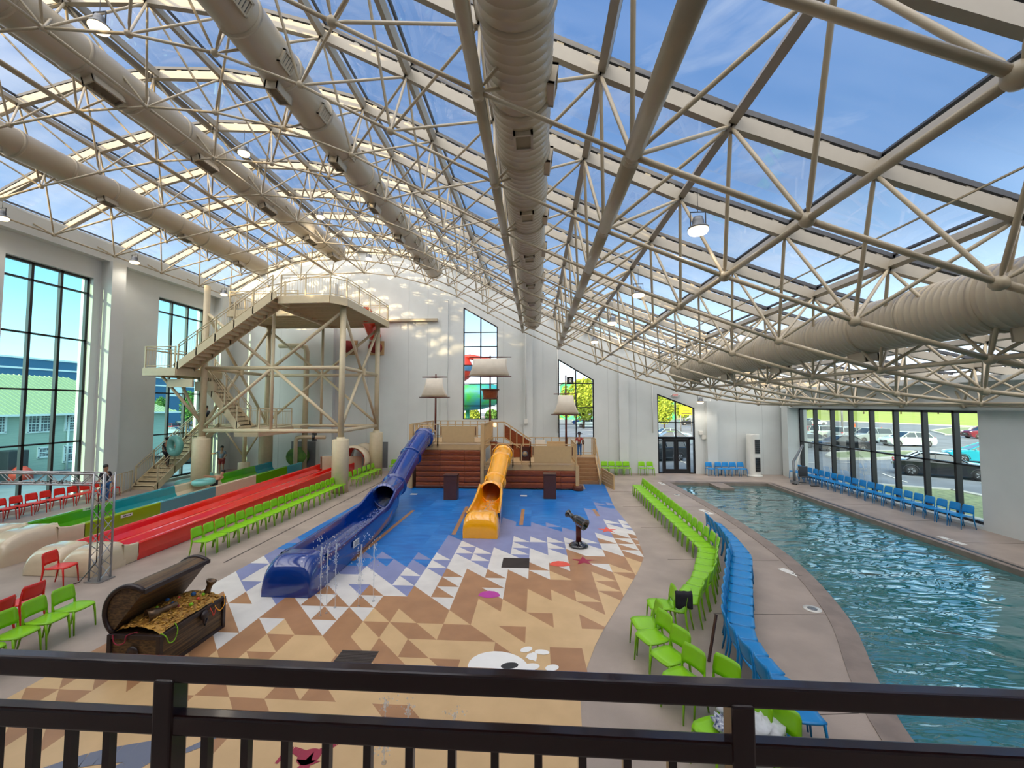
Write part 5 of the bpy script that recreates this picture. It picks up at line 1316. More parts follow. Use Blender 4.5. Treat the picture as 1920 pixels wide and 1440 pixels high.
def stand(elL=(.27, 0, 1.12), haL=(.28, -.08, .86), elR=(-.27, 0, 1.12), haR=(-.28, -.08, .86), step=0.):
    J = dict(pel=(0, 0, .95), wai=(0, 0, 1.1), che=(0, 0, 1.33), nk0=(0, 0, 1.45), nec=(0, 0, 1.5), hd0=(0, -.02, 1.58), hd1=(0, -.02, 1.67), hd2=(0, -.0, 1.75), shL=(.18, 0, 1.4), shR=(-.18, 0, 1.4), elL=elL, elR=elR, haL=haL, haR=haR,
        hiL=(.09, 0, .88), knL=(.1, -.03-step*.3, .5+step*.35), anL=(.1, .02-step*.25, .08+step*.5), toL=(.11, -.12-step*.25, .035+step*.5), hiR=(-.09, 0, .88), knR=(-.1, -.03, .5), anR=(-.1, .03, .08), toR=(-.11, -.12, .035))
    for s_ in 'LR':
        e = Vector(J['el'+s_]); h = Vector(J['ha'+s_]); J['wr'+s_] = tuple(e.lerp(h, .85)); J['fi'+s_] = tuple(e.lerp(h, 1.25)); J['ma'+s_] = tuple(Vector(J['sh'+s_]).lerp(e, .7)); J['mk'+s_] = tuple(Vector(J['hi'+s_]).lerp(Vector(J['kn'+s_]), .8))
    return J
p = Vector((on(415, 880, 'Y', 24.9).x, 24.9, 0)); person('person in dark swimwear reaching out to the left behind the tower pedestals', (p.x, p.y, 0), R(20), stand(elR=(-.4, -.1, 1.3), haR=(-.65, -.2, 1.32), elL=(.25, -.05, 1.15), haL=(.15, -.2, 1.0)), None, [('shorts', M['clothred'], 0), ('shirt', M['greypaint'], 0)], sc=.98)
p = F(195, 943); person('person in dark clothes standing behind the truss post', (p.x, p.y, 0), R(90), stand(), None, [('trousers', M['clothblue'], 0), ('shirt', M['clothdark'], 0)], sc=.95)
# climbing the stairs, carrying a tube
k = math.ceil((yon(314, -20.2)-SY0)/(SY1-SY0)*16); st = Vector((-20.2, SY0+(k-.5)*(SY1-SY0)/16, 0)); stz = k*3.1/16
person('person in black climbing the tower stairs behind a teal tube', (st.x, st.y, stz), math.atan2(fd.y, fd.x)+PI/2, stand(step=.35, elR=(-.3, -.15, 1.2), haR=(-.25, -.38, 1.25)), None, [('trousers', M['clothdark'], 0), ('shirt', M['clothdark'], 0)], sc=.92)
tc_ = on(328, 836, 'Y', st.y-.55)
m_ = MB(); m_.path([(tc_.x+.36*math.cos(a*PI/12)*.97, tc_.y-.1*math.cos(a*PI/12), tc_.z+.40*math.sin(a*PI/12)) for a in range(24)], .175, 12, closed=True); tag(m_.build('inner_tube', M['teal_tube']), 'teal inner tube carried upright by the person on the stairs', 'inner tube')
k = 14; st = Vector((-20.0, SY0+(k-.5)*(SY1-SY0)/16, 0)); stz = k*3.1/16
person('person in dark swimwear higher on the tower stairs, half behind the column', (st.x, st.y, stz), math.atan2(fd.y, fd.x)+PI/2, stand(step=.35), None, [('shorts', M['clothred'], 0), ('shirt', M['clothdark'], 0)], sc=.9)
# child lying back in the green and teal slide
px2 = yon(411, -15.9); zz_ = .18+(px2-nb[0])*.022
Jc = dict(pel=(0, 0, .12), wai=(0, .14, .18), che=(0, .36, .3), nk0=(0, .44, .36), nec=(0, .5, .42), hd0=(0, .55, .5), hd1=(0, .58, .57), hd2=(0, .6, .64), shL=(.15, .4, .36), shR=(-.15, .4, .36), elL=(.3, .25, .35), elR=(-.42, .35, .38), haL=(.35, .05, .3), haR=(-.7, .25, .4), hiL=(.08, -.05, .12), knL=(.1, -.4, .22), anL=(.1, -.75, .1), toL=(.1, -.82, .2), hiR=(-.08, -.05, .12), knR=(-.1, -.4, .22), anR=(-.1, -.75, .1), toR=(-.1, -.82, .2))
for s_ in 'LR':
    e = Vector(Jc['el'+s_]); h = Vector(Jc['ha'+s_]); Jc['wr'+s_] = tuple(e.lerp(h, .85)); Jc['fi'+s_] = tuple(e.lerp(h, 1.25)); Jc['ma'+s_] = tuple(Vector(Jc['sh'+s_]).lerp(e, .7)); Jc['mk'+s_] = tuple(Vector(Jc['hi'+s_]).lerp(Vector(Jc['kn'+s_]), .8))
person('person sliding down the green and teal slide with one arm stretched out', (-15.85, px2-.4, zz_+.1), 0, Jc, None, [('shorts', M['clothdark'], 0)], sc=.95)
m_ = MB(); yt = px2-1.0; m_.path([(-15.85+.32*math.cos(a*PI/10), yt+.4*math.sin(a*PI/10), zz_+.36) for a in range(20)], .13, 10, closed=True); tag(m_.build('inner_tube', M['teal_tube']), 'pale teal tube in the slide in front of the sliding person', 'inner tube')
# pirate statue at the top of the ship stairs
p = on(1087, 846, 'Z', 1.28)
ps = person('pirate statue with hat, red coat and blue breeches at the top of the ship stairs', (2.55, 24.75, 1.28), R(-20), stand(elR=(-.3, -.12, 1.15), haR=(-.1, -.28, 1.2), elL=(.32, -.1, 1.15), haL=(.3, -.3, 1.0)), None, [('trousers', M['clothblue'], 0), ('shirt', M['clothred'], 0)], sc=.78)
ps['category'] = 'statue'
m_ = MB(); m_.lathe([(.26, 0), (.27, .03), (.13, .05), (.12, .15), (.02, .18)], (0, 0, 1.72), 16); q = m_.build('hat', M['clothdark']); q.parent = ps
m_ = MB(); m_.ball((0, -.14, 1.02), .13, 10, (.9, .7, 1)); m_.ball((.32, -.1, 1.1), .16, 10, (.7, .5, 1.2)); q = m_.build('coat', M['chest']); q.parent = ps
# ================================================================== OUTSIDE
g = MB(); g.m = 0
g.add([(16.6, -20, -.02), (260, -20, -.02), (260, 300, -.02), (16.6, 300, -.02)], [(0, 1, 2, 3)]); g.add([(-21.6, 27.1, -.021), (16.6, 27.1, -.021), (16.6, 300, -.021), (-21.6, 300, -.021)], [(0, 1, 2, 3)])
tag(g.build('parking_lot', M['asphalt']), 'grey asphalt parking lot outside the windows', 'parking lot', kind='structure')
g = MB(); g.grid([[(-21.7, -20, -.6), (-21.7, 300, -.6)], [(-28, -20, -2), (-28, 300, -2)], [(-300, -20, -2), (-300, 300, -2)]], smooth=False)
tag(g.build('ground_left', M['asphalt']), 'asphalt yard outside the left windows', 'ground', kind='structure')
def patch(poly, m__, nm, lab, z=0., h=.05, kb=True):
    m_ = MB(); m_.prism(poly, h, 'Z', z-.02); m_.m = 1
    if kb:
        for a, c in zip(poly, poly[1:]+poly[:1]): m_.beam((*a, z+h/2), (*c, z+h/2), .35, h+.06)
    tag(m_.build(nm, [m__, M['kerb']]), lab, 'lawn', kind='stuff')
patch([(16.7, 12), (21.3, 12), (21.2, 22.3), (17.2, 24.2), (16.7, 24.2)], M['grassdry'], 'lawn', 'dry grass strip right outside the glazed wall')
isl = [tuple(F(u, v)[:2]) for u, v in ((1552, 856), (1560, 850), (1620, 847), (1720, 848), (1700, 858), (1640, 862), (1570, 862))]
patch(isl, M['grassdry'], 'lawn', 'narrow grass island between the parked cars', 0, .12)
isl2 = [tuple(F(u, v)[:2]) for u, v in ((1745, 808), (1790, 802), (1822, 802), (1812, 816), (1775, 816))]
patch(isl2, M['grassdry'], 'lawn', 'grass island in front of the maroon car', 0, .12)
patch([tuple(F(u, v)[:2]) for u, v in ((1490, 787), (1700, 795), (1980, 806), (2600, 830), (3000, 776), (1500, 768))], M['grass'], 'lawn', 'bright sunlit lawn beyond the parking lot', 0, .15)
patch([tuple(F(u, v)[:2]) for u, v in ((1000, 786), (1420, 786), (1400, 771), (1000, 771))], M['grass'], 'lawn', 'sunlit lawn far behind the far windows', 0, .15)
# parking lines
m_ = MB()
for (u0, v0, u1, v1) in ((1655, 888, 1700, 904), (1840, 905, 1868, 912), (1565, 866, 1600, 868), (1080, 812, 1113, 815), (1080, 806, 1113, 808), (1085, 803, 1113, 804), (1262, 858, 1290, 870), (1262, 848, 1290, 848), (1262, 838, 1290, 838), (1262, 866, 1290, 866), (1505, 866, 1530, 868)):
    a = F(u0, v0); c = F(u1, v1); m_.beam((a.x, a.y, .0), (c.x, c.y, .0), .1, .01)
tag(m_.build('parking_lines', M['whitepaint']), 'white painted parking lines on the asphalt', 'parking lines', kind='structure')
# cars: front looks to +X when unrotated
def car(kind, loc, ang, paint_, lab, group=None, L_=4.5, W_=1.8, H_=1.5):
    t = thing('car', lab, 'car', loc, R(ang), group); z0 = .28
    if kind == 'suv': H_ = 1.68; roof = [(-.46, .58), (-.42, .98), (-.2, 1.0), (.06, .97), (.22, .66)]; bon = .64
    elif kind == 'hatch': H_ = 1.52; roof = [(-.45, .6), (-.36, .96), (-.15, 1.0), (.05, .97), (.24, .66)]; bon = .62
    else: H_ = 1.45; roof = [(-.36, .66), (-.22, .96), (-.08, 1.0), (.06, .97), (.22, .68)]; bon = .66
    bon *= 1
    side = [(-.5, .30), (-.5, .55), (-.485, .64)] + ([(-.38, .67)] if kind == 'sedan' else []) + [(.22, .66), (.4, .60), (.485, .52), (.5, .40), (.49, .26)]
    # lower body lofted across the width
    rows = []
    for wv, sh in ((-1., .93), (-.97, .985), (-.8, 1.), (0, 1.012), (.8, 1.), (.97, .985), (1., .93)):
        r_ = []
        for (a, h) in side: r_.append((a*L_*(.985 if abs(wv) > .95 else 1), wv*W_/2, z0*.7+(h*H_*sh-z0*.7)))
        r_ += [(.44*L_, wv*W_/2, z0*.75), (-.46*L_, wv*W_/2, z0*.75)]
        rows.append(r_)
    m_ = MB(); m_.grid(rows, True, True)
    m_.add(rows[0], [tuple(range(len(rows[0])))], False); m_.add(rows[-1], [tuple(range(len(rows[0])))], False)
    b_ = m_.build('bodywork', paint_, None); b_.location = (0, 0, b_.location.z); b_.parent = t
    def ch(mb, nm, m__, par=t, **k):
        o = mb.build(nm, m__, None, **k); o.parent = t; return o
    gh = MB(); rows = []
    for wv, wt, hh in ((-.93, -.70, 1), (.93, .70, 1)):
        rows.append([(a*L_, (W_/2)*(wv if h < .8 else wt), h*H_) for a, h in roof])
    gh.grid(rows, False, False); n = len(roof)
    for r_ in rows: gh.add(r_, [tuple(range(n))], False)
    ch(gh, 'window_glass', M['carglass'])
    rf = MB(); rf.grid([[(a*L_*1.0, (W_/2)*s_*(.71 if abs(s_) > .9 else .73), h*H_+.012*(1.5-abs(s_))) for a, h in roof[1:4]] for s_ in (-1, -.6, 0, .6, 1)])
    for s_ in (-1, 1):
        for (i, j_) in ((0, 1), (3, 4)):
            (a, h), (c, k) = roof[i], roof[j_]; rf.beam((a*L_, s_*W_/2*(.93 if h < .8 else .71), h*H_), (c*L_, s_*W_/2*(.93 if k < .8 else .71), k*H_), .07, .05)
        rf.beam((-.08*L_, s_*W_/2*.93, .66*H_), (-.07*L_, s_*W_/2*.71, .98*H_), .07, .04); rf.beam((roof[1][0]*L_*.95, s_*W_/2*.72, .975*H_), (.06*L_, s_*W_/2*.72, .975*H_), .05, .05)
    ch(rf, 'roof', paint_)
    for sx in (-.315, .315):
        for s_ in (-1, 1):
            w_ = MB(); c = (sx*L_, s_*(W_/2-.1), .32); w_.lathe([(.2, -.11), (.31, -.1), (.33, -.06), (.33, .06), (.31, .1), (.2, .11)], c, 20, (0, 1, 0)); o = ch(w_, 'wheel', M['tyre'])
            r2 = MB(); r2.lathe([(.04, 0), (.2, .012), (.215, .0)], (c[0], c[1]+s_*.108, .32), 16, (0, s_, 0)); r2.m = 1
            for k in range(5): a = 2*PI*k/5; r2.beam((c[0]+.06*math.cos(a), c[1]+s_*.122, .32+.06*math.sin(a)), (c[0]+.19*math.cos(a), c[1]+s_*.122, .32+.19*math.sin(a)), .05, .01, (0, 1, 0))
            o2 = r2.build('rim', [M['dgrey'], M['rim']], None); o2.parent = t
    for s_ in (-1, 1):
        q = MB(); q.ball((.455*L_, s_*W_*.37, .53*H_ if kind != 'sedan' else .5*H_), .13, 8, (1.2, 1.4, .5)); ch(q, 'headlight', M['headlight'])
        q = MB(); q.ball((-.485*L_, s_*W_*.38, .6*H_), .13, 8, (.5, 1.2, .8)); ch(q, 'tail_light', M['taillight'])
        q = MB(); q.ball((.17*L_, s_*(W_/2+.06), .68*H_), .09, 8, (.6, 1, .7)); ch(q, 'mirror', paint_)
    q = MB(); q.box(.497*L_, .508*L_, -.45, .45, .24*H_, .44*H_); q.m = 1; q.box(.508*L_, .512*L_, -.14, .14, .33*H_, .38*H_); q.box(-.512*L_, -.5*L_, -.22, .22, .42*H_, .52*H_); ch(q, 'grille', [M['black'], M['rim']])
    # wheel arches
    q = MB()
    for sx in (-.315, .315):
        for s_ in (-1, 1): q.path([(sx*L_+.37*math.cos(a*PI/10), s_*(W_/2-.01), .32+.37*math.sin(a*PI/10)) for a in range(11)], .025, 6)
    ch(q, 'wheel_arch', M['dgrey'])
    return t
def cp(n_, h): return mat(n_, S(h), .15, .3, noise=.02, coat=1.)
c_black = cp('car_black', '14161c'); c_white = cp('car_white', 'c9dede'); c_silver = cp('car_silver', '93a2a8'); c_teal = cp('car_teal', '18b4c0'); c_maroon = cp('car_maroon', '6e1420'); c_dark = cp('car_dark', '1c2226'); c_red = cp('car_red', '9a1c22'); c_navy = cp('car_navy', '1f3566'); c_gold = cp('car_gold', '9c9a84')
CARS = [('sedan', (1768, 893), -38, c_black, 'black sedan parked nose to the glazed wall, nearest the chairs', 0), ('hatch', (1850, 868), 150, c_teal, 'turquoise hatchback behind the black sedan', 0), ('hatch', (1700, 836), 178, c_white, 'white hatchback parked beyond the grass island', 0),
        ('sedan', (1575, 845), 178, c_black, 'black sedan with its nose to the left, behind the island', 0), ('suv', (1630, 829), 185, c_silver, 'dark silver car between the black sedan and the white hatchback', 0), ('sedan', (1523, 838), 5, c_silver, 'silver sedan at the left end of the glazing', 0),
        ('suv', (1555, 822), 8, c_white, 'white wagon in the second line of cars, left one', 0), ('suv', (1600, 826), 10, c_silver, 'pale silver car in the second line of cars, right one', 0), ('suv', (1850, 822), 170, c_maroon, 'maroon car driving past the grass island at the right', 0),
        ('sedan', (1512, 818), 5, c_red, 'red sedan behind the silver one at the left end', 0), ('sedan', (1526, 797), 5, c_white, 'pale sedan on the sunlit road at the upper left of the glazing', 0), ('suv', (1500, 806), 90, c_dark, 'dark car at the far left edge of the glazing', 0)]
for (k, (u, v), a, m__, lab, _) in CARS:
    p = F(u, v); car(k, (p.x, p.y, -.02), a, m__, lab)
CARS2 = [('suv', (1232, 862), 195, c_dark, 'dark car close behind the glass doors, one wheel in view', 1.4), ('sedan', (1255, 833), 175, c_silver, 'pale silver hatchback above the doors', 0), ('sedan', (1258, 824), 5, c_white, 'white car behind the silver one above the doors', 0), ('sedan', (1296, 797), 170, c_black, 'black car far right behind the door window', 0),
         ('suv', (1103, 801), 175, c_white, 'pale pickup in the right mast window', 0), ('suv', (1092, 796), 180, c_navy, 'dark blue car beside the pale pickup', 0), ('sedan', (900, 792), 175, c_red, 'red car low in the tall far window', 0)]
for (k, (u, v), a, m__, lab, _) in CARS2:
    p = F(u, v); car(k, (p.x, p.y, -.02), a, m__, lab)
for (u, v, a, m__, lab, kd) in ((328, 813, 5, c_silver, 'silver car seen through the second left window', 'sedan'), (316, 806, 170, c_red, 'red car seen through the second left window', 'suv'), (346, 800, 10, c_dark, 'dark pickup seen through the second left window', 'suv'), (352, 818, 5, c_dark, 'dark sedan below the others in the second left window', 'sedan'), (332, 868, 5, c_dark, 'dark car low behind the tower stairs', 'sedan')):
    p = F(u, v, -2); car(kd, (p.x, p.y, -2), a, m__, lab)
# cones and light pole
for (u, v) in ((1653, 812), (1603, 803)):
    p = F(u, v); m_ = MB(); m_.lathe([(.3, 0), (.3, .04), (.17, .05), (.04, .9)], (p.x, p.y, 0), 14); tag(m_.build('traffic_cone', M['orange']), 'orange traffic cone on the asphalt, %s one' % ('nearer' if u > 1620 else 'farther'), 'traffic cone')
p = F(1580, 811); m_ = MB(); m_.tube((p.x, p.y, 0), (p.x, p.y, 6), .13, 8); m_.box(p.x-.8, p.x+.8, p.y-.1, p.y+.1, 5.9, 6.1); tag(m_.build('light_pole', M['grey']), 'grey light pole among the parked cars', 'light pole')
# trees
def tree(x, y, z0, h, r, m__, lab, seed, grp=None):
    t = thing('leafy_tree', lab, 'tree', (x, y, z0), group=grp); r2 = random.Random(seed)
    m_ = MB(); m_.path([(x, y, z0), (x+.1, y, z0+h*.3), (x-.1, y, z0+h*.6)], [r*.09, r*.07, r*.03], 8)
    for k in range(6): a = r2.random()*6.28; m_.path([(x, y, z0+h*.3), (x+r*.6*math.cos(a), y+r*.6*math.sin(a), z0+h*.65)], [r*.04, r*.01], 5)
    m_.build('trunk', M['bark'], t)
    f = MB()
    for k in range(1500):
        th_ = r2.random()*2*PI; ph_ = math.acos(2*r2.random()-1); q = r*(.55+.5*r2.random()**.6)
        c = Vector((x+q*math.sin(ph_)*math.cos(th_), y+q*math.sin(ph_)*math.sin(th_), z0+h*.6+q*math.cos(ph_)*h/(2.4*r)))
        a = Vector((r2.gauss(0, 1), r2.gauss(0, 1), r2.gauss(0, 1))).normalized(); b2 = a.orthogonal().normalized(); c2 = a.cross(b2); s_ = r*.11*(.6+r2.random())
        f.add([c+b2*s_, c+c2*s_*.7, c-b2*s_, c-c2*s_*.7], [(0, 1, 2, 3)], False)
    core = f.ball((x, y, z0+h*.6), r*.62, 10, (1, 1, h/(2.4*r))); f.build('foliage', m__, t)
def tr(u, vb, vt, wpx, Y, m__, lab, seed):
    a = on(u, vb, 'Y', Y); c = on(u, vt, 'Y', Y); h = c.z-max(a.z, -1); r = wpx/2*Y/FPX; tree(a.x, Y, 0, c.z, min(r, c.z*.42), m__, lab, seed)
tr(1094, 800, 712, 56, 75, M['leafy'], 'round yellow-green tree in the right mast window', 1); tr(1062, 790, 725, 26, 90, M['leafy'], 'thin autumn tree at the left of the right mast window', 2)
tr(1245, 785, 735, 36, 70, M['leafy'], 'yellow tree at the left of the door window', 3); tr(1282, 785, 740, 30, 95, M['leafy'], 'yellow tree behind the yellow sign', 4)
tr(885, 800, 765, 40, 80, M['leafy'], 'low bright tree in the tall far window, left', 5); tr(922, 800, 768, 30, 85, M['leafg'], 'low tree in the tall far window, right', 6)
tr(354, 790, 735, 30, 70, M['leafg'], 'dark tree in the second left window', 8); tr(300, 790, 745, 20, 100, M['leafg'], 'far tree at the edge of the second left window', 9)
for k, (u, w_) in enumerate(((1510, 30), (1560, 40), (1620, 36), (1690, 40), (1760, 44), (1840, 50))): tr(u, 790, 748, w_, 190, M['leafy'], 'far tree on the horizon beyond the lawn, %s from the left' % ORD[k], 20+k)
# distant buildings
def bld(x0, x1, y0, y1, z0, z1, m__, nm, lab, wins=True):
    t = thing(nm, lab, 'building', ((x0+x1)/2, (y0+y1)/2, z0)); m_ = MB(); m_.box(x0, x1, y0, y1, z0, z1); m_.build('wall', m__, t)
    if wins:
        k = x0+2
        while k < x1-3: q = MB(); q.box(k, k+1.6, y0-.05, y0, z0+1, z0+2.6); q.build('window', M['windark'], t); k += 4.5
    m_ = MB(); m_.box(x0-.3, x1+.3, y0-.3, y1+.3, z1, z1+.35); m_.build('roof_edge', M['kerb'], t)
M['greenroof'] = mat('green_wall', S('2fae74'), .6, noise=.05)
bld(8, 40, 120, 140, 0, 10.8, M['greenroof'], 'green_building', 'long green building on the horizon behind the right mast window', True)
bld(42, 60, 110, 125, 0, 3.2, M['whitepaint'], 'low_shed', 'low white building far behind the door window')
sg = thing('road_sign', 'bright yellow rectangular sign with dark writing outside the door window', 'sign', (24.3, 68, 0))
a = on(1274, 764, 'Y', 68); c = on(1299, 776, 'Y', 68); top_ = on(1274, 762, 'Y', 68).z; bot_ = on(1274, 778, 'Y', 68).z
m_ = MB(); m_.box(a.x, c.x, 68, 68.2, bot_, top_); m_.build('board', M['yellowsign'], sg)
m_ = MB(); zc = (top_+bot_)/2-.3
for k, (w_, dz) in enumerate(((.9, .25), (1.3, -.15))): m_.box((a.x+c.x)/2-w_*.6, (a.x+c.x)/2+w_*.6, 67.93, 68, zc+dz-.07, zc+dz+.07)
m_.build('writing', M['skullblack'], sg)
for x in (a.x+.2, c.x-.2): m_ = MB(); m_.tube((x, 68.1, -.02), (x, 68.1, zc), .08, 8); m_.build('leg', M['grey'], sg)
# neighbouring building on the left
nbg = thing('apartment_building', 'two-storey pale green building with a ribbed metal roof outside the left windows', 'building', (-52, 38, -2))
m_ = MB(); m_.box(-64, -46.5, 12, 48.6, -2, 3.6); m_.build('wall', M['siding'], nbg)
m_ = MB(); e = .8
m_.add([(-45.7, 11, 3.45), (-45.7, 49.4, 3.45), (-53, 42.5, 7.4), (-53, 18, 7.4), (-60.5, 49.4, 3.45), (-60.5, 11, 3.45)], [(0, 1, 2, 3), (1, 4, 2), (4, 5, 3, 2), (5, 0, 3)])
for k in range(90):
    y = 11.2+k*.43
    if y > 49.2: break
    yt = min(max(y, 18), 42.5); t = 1 if 18 <= y <= 42.5 else ((y-11)/7 if y < 18 else (49.4-y)/6.9)
    m_.beam((-45.72, y, 3.5), (-45.72-7.28*t, y, 3.5+3.95*t), .07, .07)
m_.build('roof', M['roofmetal'], nbg)
m_ = MB(); m_.beam((-45.65, 11, 3.42), (-45.65, 49.4, 3.42), .2, .18); m_.build('gutter', M['winwhite'], nbg)
m_ = MB(); m_.tube((-46.35, 37.6, -2), (-46.35, 37.6, 3.1), .09, 8); m_.tube((-46.35, 37.6, 3.1), (-45.8, 37.9, 3.4), .09, 8); m_.build('downpipe', M['winwhite'], nbg)
def hwin(y0, y1, z0, z1, nn):
    f = MB(); w_ = (y1-y0)/nn
    for z in (z0, z1): f.box(-46.5, -46.38, y0-.08, y1+.08, z-.07, z+.07)
    for k in range(nn+1): f.box(-46.5, -46.38, y0+k*w_-.07, y0+k*w_+.07, z0, z1)
    f.box(-46.5, -46.4, y0, y1, (z0+z1)/2-.05, (z0+z1)/2+.05)
    for k in range(nn):
        for q in (1, 2): f.box(-46.5, -46.42, y0+k*w_+q*w_/3-.015, y0+k*w_+q*w_/3+.015, z0, z1)
    for q in (.17, .33, .67, .83): f.box(-46.5, -46.42, y0, y1, z0+(z1-z0)*q-.015, z0+(z1-z0)*q+.015)
    o = f.build('window_frame', M['winwhite'], nbg); g = MB(); g.box(-46.52, -46.46, y0, y1, z0, z1); g.build('window_glass', M['windark'], o)
for (u0, u1, v0, v1, nn) in ((50, 96, 778, 810, 2), (121, 160, 777, 806, 2), (70, 93, 839, 857, 1), (118, 158, 835, 864, 2), (-30, 10, 780, 812, 2), (210, 250, 776, 800, 2)):
    a = on(u0, v1, 'X', -46.5); c = on(u1, v0, 'X', -46.5); hwin(a.y, c.y, on((u0+u1)/2, v1, 'X', -46.5).z, on((u0+u1)/2, v0, 'X', -46.5).z, nn)
bb = thing('office_building', 'long blue building with white bands beyond the pale green one', 'building', (-134, 91, -2))
m_ = MB(); m_.box(-150, -118, 37, 146, -2, 15.2); m_.build('wall', M['bluebldg'], bb)
for z in (10.3, 12.8, 15.2): m_ = MB(); m_.box(-118.1, -117.8, 37, 146, z-.25, z+.15); m_.build('band', M['winwhite'], bb)
m_ = MB()
m_ = MB(); m_.box(-118.0, -117.8, 123, 128, 7, 10); m_.build('window', M['winwhite'], bb)
# outdoor slide tubes behind the tall far window
m_ = MB(); m_.path(smoothline3([(-16, 42, 4.9), (-9, 41, 5.0), (-5.6, 40.5, 5.2), (-3.4, 43, 5.6)], 5), [1.3]*11+[1.2, 1.1, .95, .8, .6], 20); m_.tube((-7, 40.8, 0), (-7, 40.8, 4), .2, 8); m_.tube((-12, 41.5, 0), (-12, 41.5, 4), .2, 8); tag(m_.build('outdoor_slide', mat('spotted_green', S('4cba3a'), .3, nscale=.9, col2=S('3a9fb0'))), 'fat green spotted outdoor slide tube in the tall far window', 'slide tube')
m_ = MB(); m_.ball((-8.3, 44, 8.3), 1.3, 18, (1, 1, 1.1)); m_.path([(-12, 44, 9.3), (-7.3, 44, 9.6), (-4.5, 45.5, 9.2)], .3, 10); m_.tube((-8.3, 44, 0), (-8.3, 44, 7.2), .2, 8); m_.m = 1; m_.lathe([(1.32, -.3), (1.38, 0), (1.32, .3)], (-8.3, 44, 8.3), 24, cap=False); tag(m_.build('outdoor_slide', [mat('red_blue_slide', S('cf3a26'), .3, noise=.1), M['bluebldg']]), 'red and blue outdoor slide bowl at the left edge of the tall far window', 'slide tube')
# dark transformer and orange object outside the first left window
m_ = MB(); p = F(12, 882, -1.2); m_.box(p.x-.8, p.x+.8, p.y-.5, p.y+.9, -2, .45); tag(m_.build('transformer_box', M['dgrey'], bevel=.05), 'dark grey transformer box outside the first left window', 'box')
m_ = MB(); p = F(38, 899, -2); m_.lathe([(.75, 0), (.7, .7), (.3, 1.1)], (p.x, p.y, -2), 14); tag(m_.build('orange_bin', M['coral']), 'orange rounded bin beside the dark transformer box', 'bin')
# ================================================================== SKY, SUN, EXPOSURE
SUN = Vector((-.36, -1.0, .23)).normalized()      # towards the sun: low, behind and to the left
w = bpy.data.worlds.new('sky'); scene.world = w; w.use_nodes = True
nt = w.node_tree; bg = nt.nodes['Background']
tc = nt.nodes.new('ShaderNodeTexCoord'); sp = nt.nodes.new('ShaderNodeSeparateXYZ')
nt.links.new(tc.outputs['Generated'], sp.inputs[0])
rp = nt.nodes.new('ShaderNodeValToRGB'); e = rp.color_ramp.elements
e[0].position = 0.0; e[0].color = (1.7, 1.85, 1.9, 1); e[1].position = 1.; e[1].color = (*S('5889c6'), 1)
for p, c in ((.06, 'e2eef6'), (.18, 'b4d2ee'), (.3, '93b9e2'), (.42, '6c9bd2'), (.7, '5c8dcb')):
    k = e.new(p); q = {.06: 2.3, .18: 1.9, .3: 1.25}.get(p, 1.); k.color = (*[v*q for v in S(c)], 1)
nt.links.new(sp.outputs['Z'], rp.inputs[0])
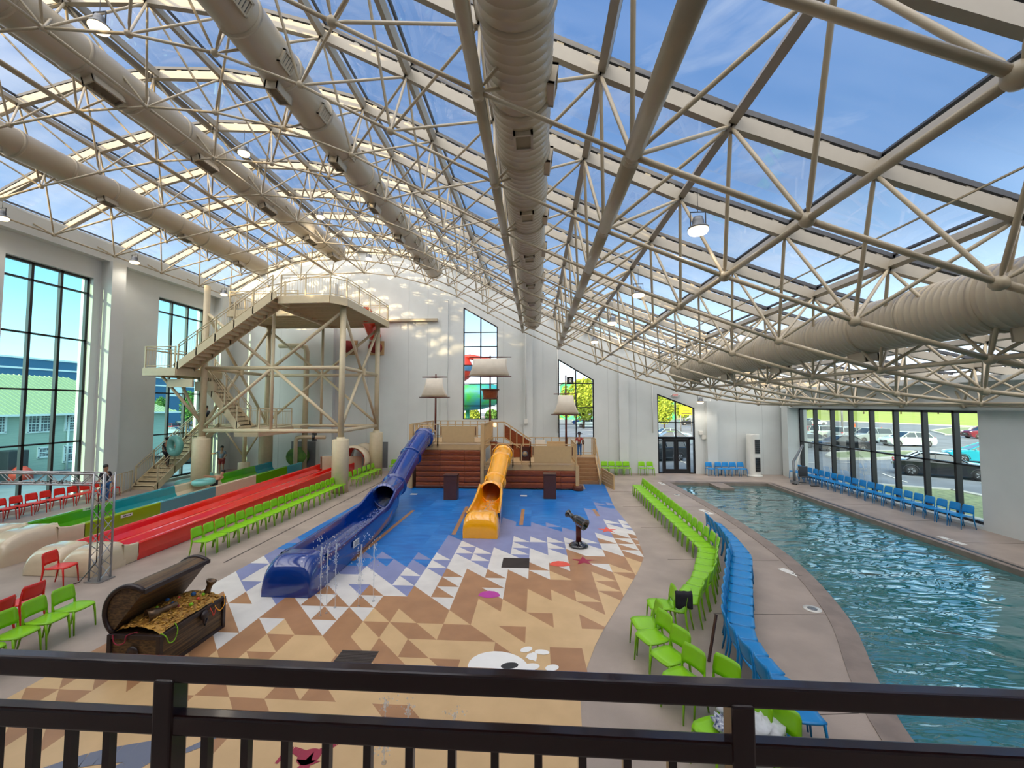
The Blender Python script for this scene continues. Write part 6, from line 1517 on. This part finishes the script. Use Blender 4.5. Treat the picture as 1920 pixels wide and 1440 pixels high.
# wispy cloud
mp = nt.nodes.new('ShaderNodeMapping'); mp.inputs['Scale'].default_value = (1.2, 1.2, 4.); nt.links.new(tc.outputs['Generated'], mp.inputs[0])
n = nt.nodes.new('ShaderNodeTexNoise'); n.inputs['Scale'].default_value = 2.4; n.inputs['Detail'].default_value = 7; n.inputs['Roughness'].default_value = .6; n.inputs['Distortion'].default_value = .4
nt.links.new(mp.outputs[0], n.inputs['Vector'])
cr = nt.nodes.new('ShaderNodeValToRGB'); cr.color_ramp.elements[0].position = .5; cr.color_ramp.elements[1].position = .72; cr.color_ramp.elements[1].color = (.4, .4, .4, 1)
nt.links.new(n.outputs[0], cr.inputs[0])
mx = nt.nodes.new('ShaderNodeMix'); mx.data_type = 'RGBA'; mx.inputs['B'].default_value = (*S('e6edf6'), 1)
nt.links.new(cr.outputs[0], mx.inputs['Factor']); nt.links.new(rp.outputs[0], mx.inputs['A'])
# brighter sky around the low sun
dp = nt.nodes.new('ShaderNodeVectorMath'); dp.operation = 'DOT_PRODUCT'; dp.inputs[1].default_value = Vector((-.3, -.8, .6)).normalized()
nt.links.new(tc.outputs['Generated'], dp.inputs[0])
mr = nt.nodes.new('ShaderNodeMapRange'); mr.inputs['From Min'].default_value = 0.; mr.inputs['From Max'].default_value = 1.; mr.inputs['To Min'].default_value = 0; mr.inputs['To Max'].default_value = 1
nt.links.new(dp.outputs['Value'], mr.inputs[0])
pw = nt.nodes.new('ShaderNodeMath'); pw.operation = 'POWER'; pw.inputs[1].default_value = 1.6; nt.links.new(mr.outputs[0], pw.inputs[0])
gc = nt.nodes.new('ShaderNodeMix'); gc.data_type = 'RGBA'; gc.blend_type = 'ADD'; gc.inputs['B'].default_value = (6.2, 5.5, 4.7, 1)
nt.links.new(pw.outputs[0], gc.inputs['Factor']); nt.links.new(mx.outputs['Result'], gc.inputs['A'])
nt.links.new(gc.outputs['Result'], bg.inputs['Color']); bg.inputs['Strength'].default_value = .95
sl = bpy.data.lights.new('sun', 'SUN'); sl.energy = 8.; sl.angle = R(.8); sl.color = (1, .73, .38)
so = bpy.data.objects.new('sun', sl); COL.objects.link(so); so.rotation_euler = SUN.to_track_quat('Z', 'Y').to_euler(); so.location = SUN*60
scene.view_settings.view_transform = 'Standard'; scene.view_settings.look = 'None'; scene.view_settings.gamma = 1
scene.view_settings.use_curve_mapping = False
scene.view_settings.exposure = .1
scene.cycles.max_bounces = 8; scene.cycles.transparent_max_bounces = 12; scene.cycles.diffuse_bounces = 4; scene.cycles.glossy_bounces = 3
scene.cycles.sample_clamp_indirect = 6
scene.cycles.caustics_reflective = False; scene.cycles.caustics_refractive = False
# drop the untouched prototypes
for o in PROTOS:
    for ch in list(o.children_recursive): bpy.data.objects.remove(ch)
    bpy.data.objects.remove(o)
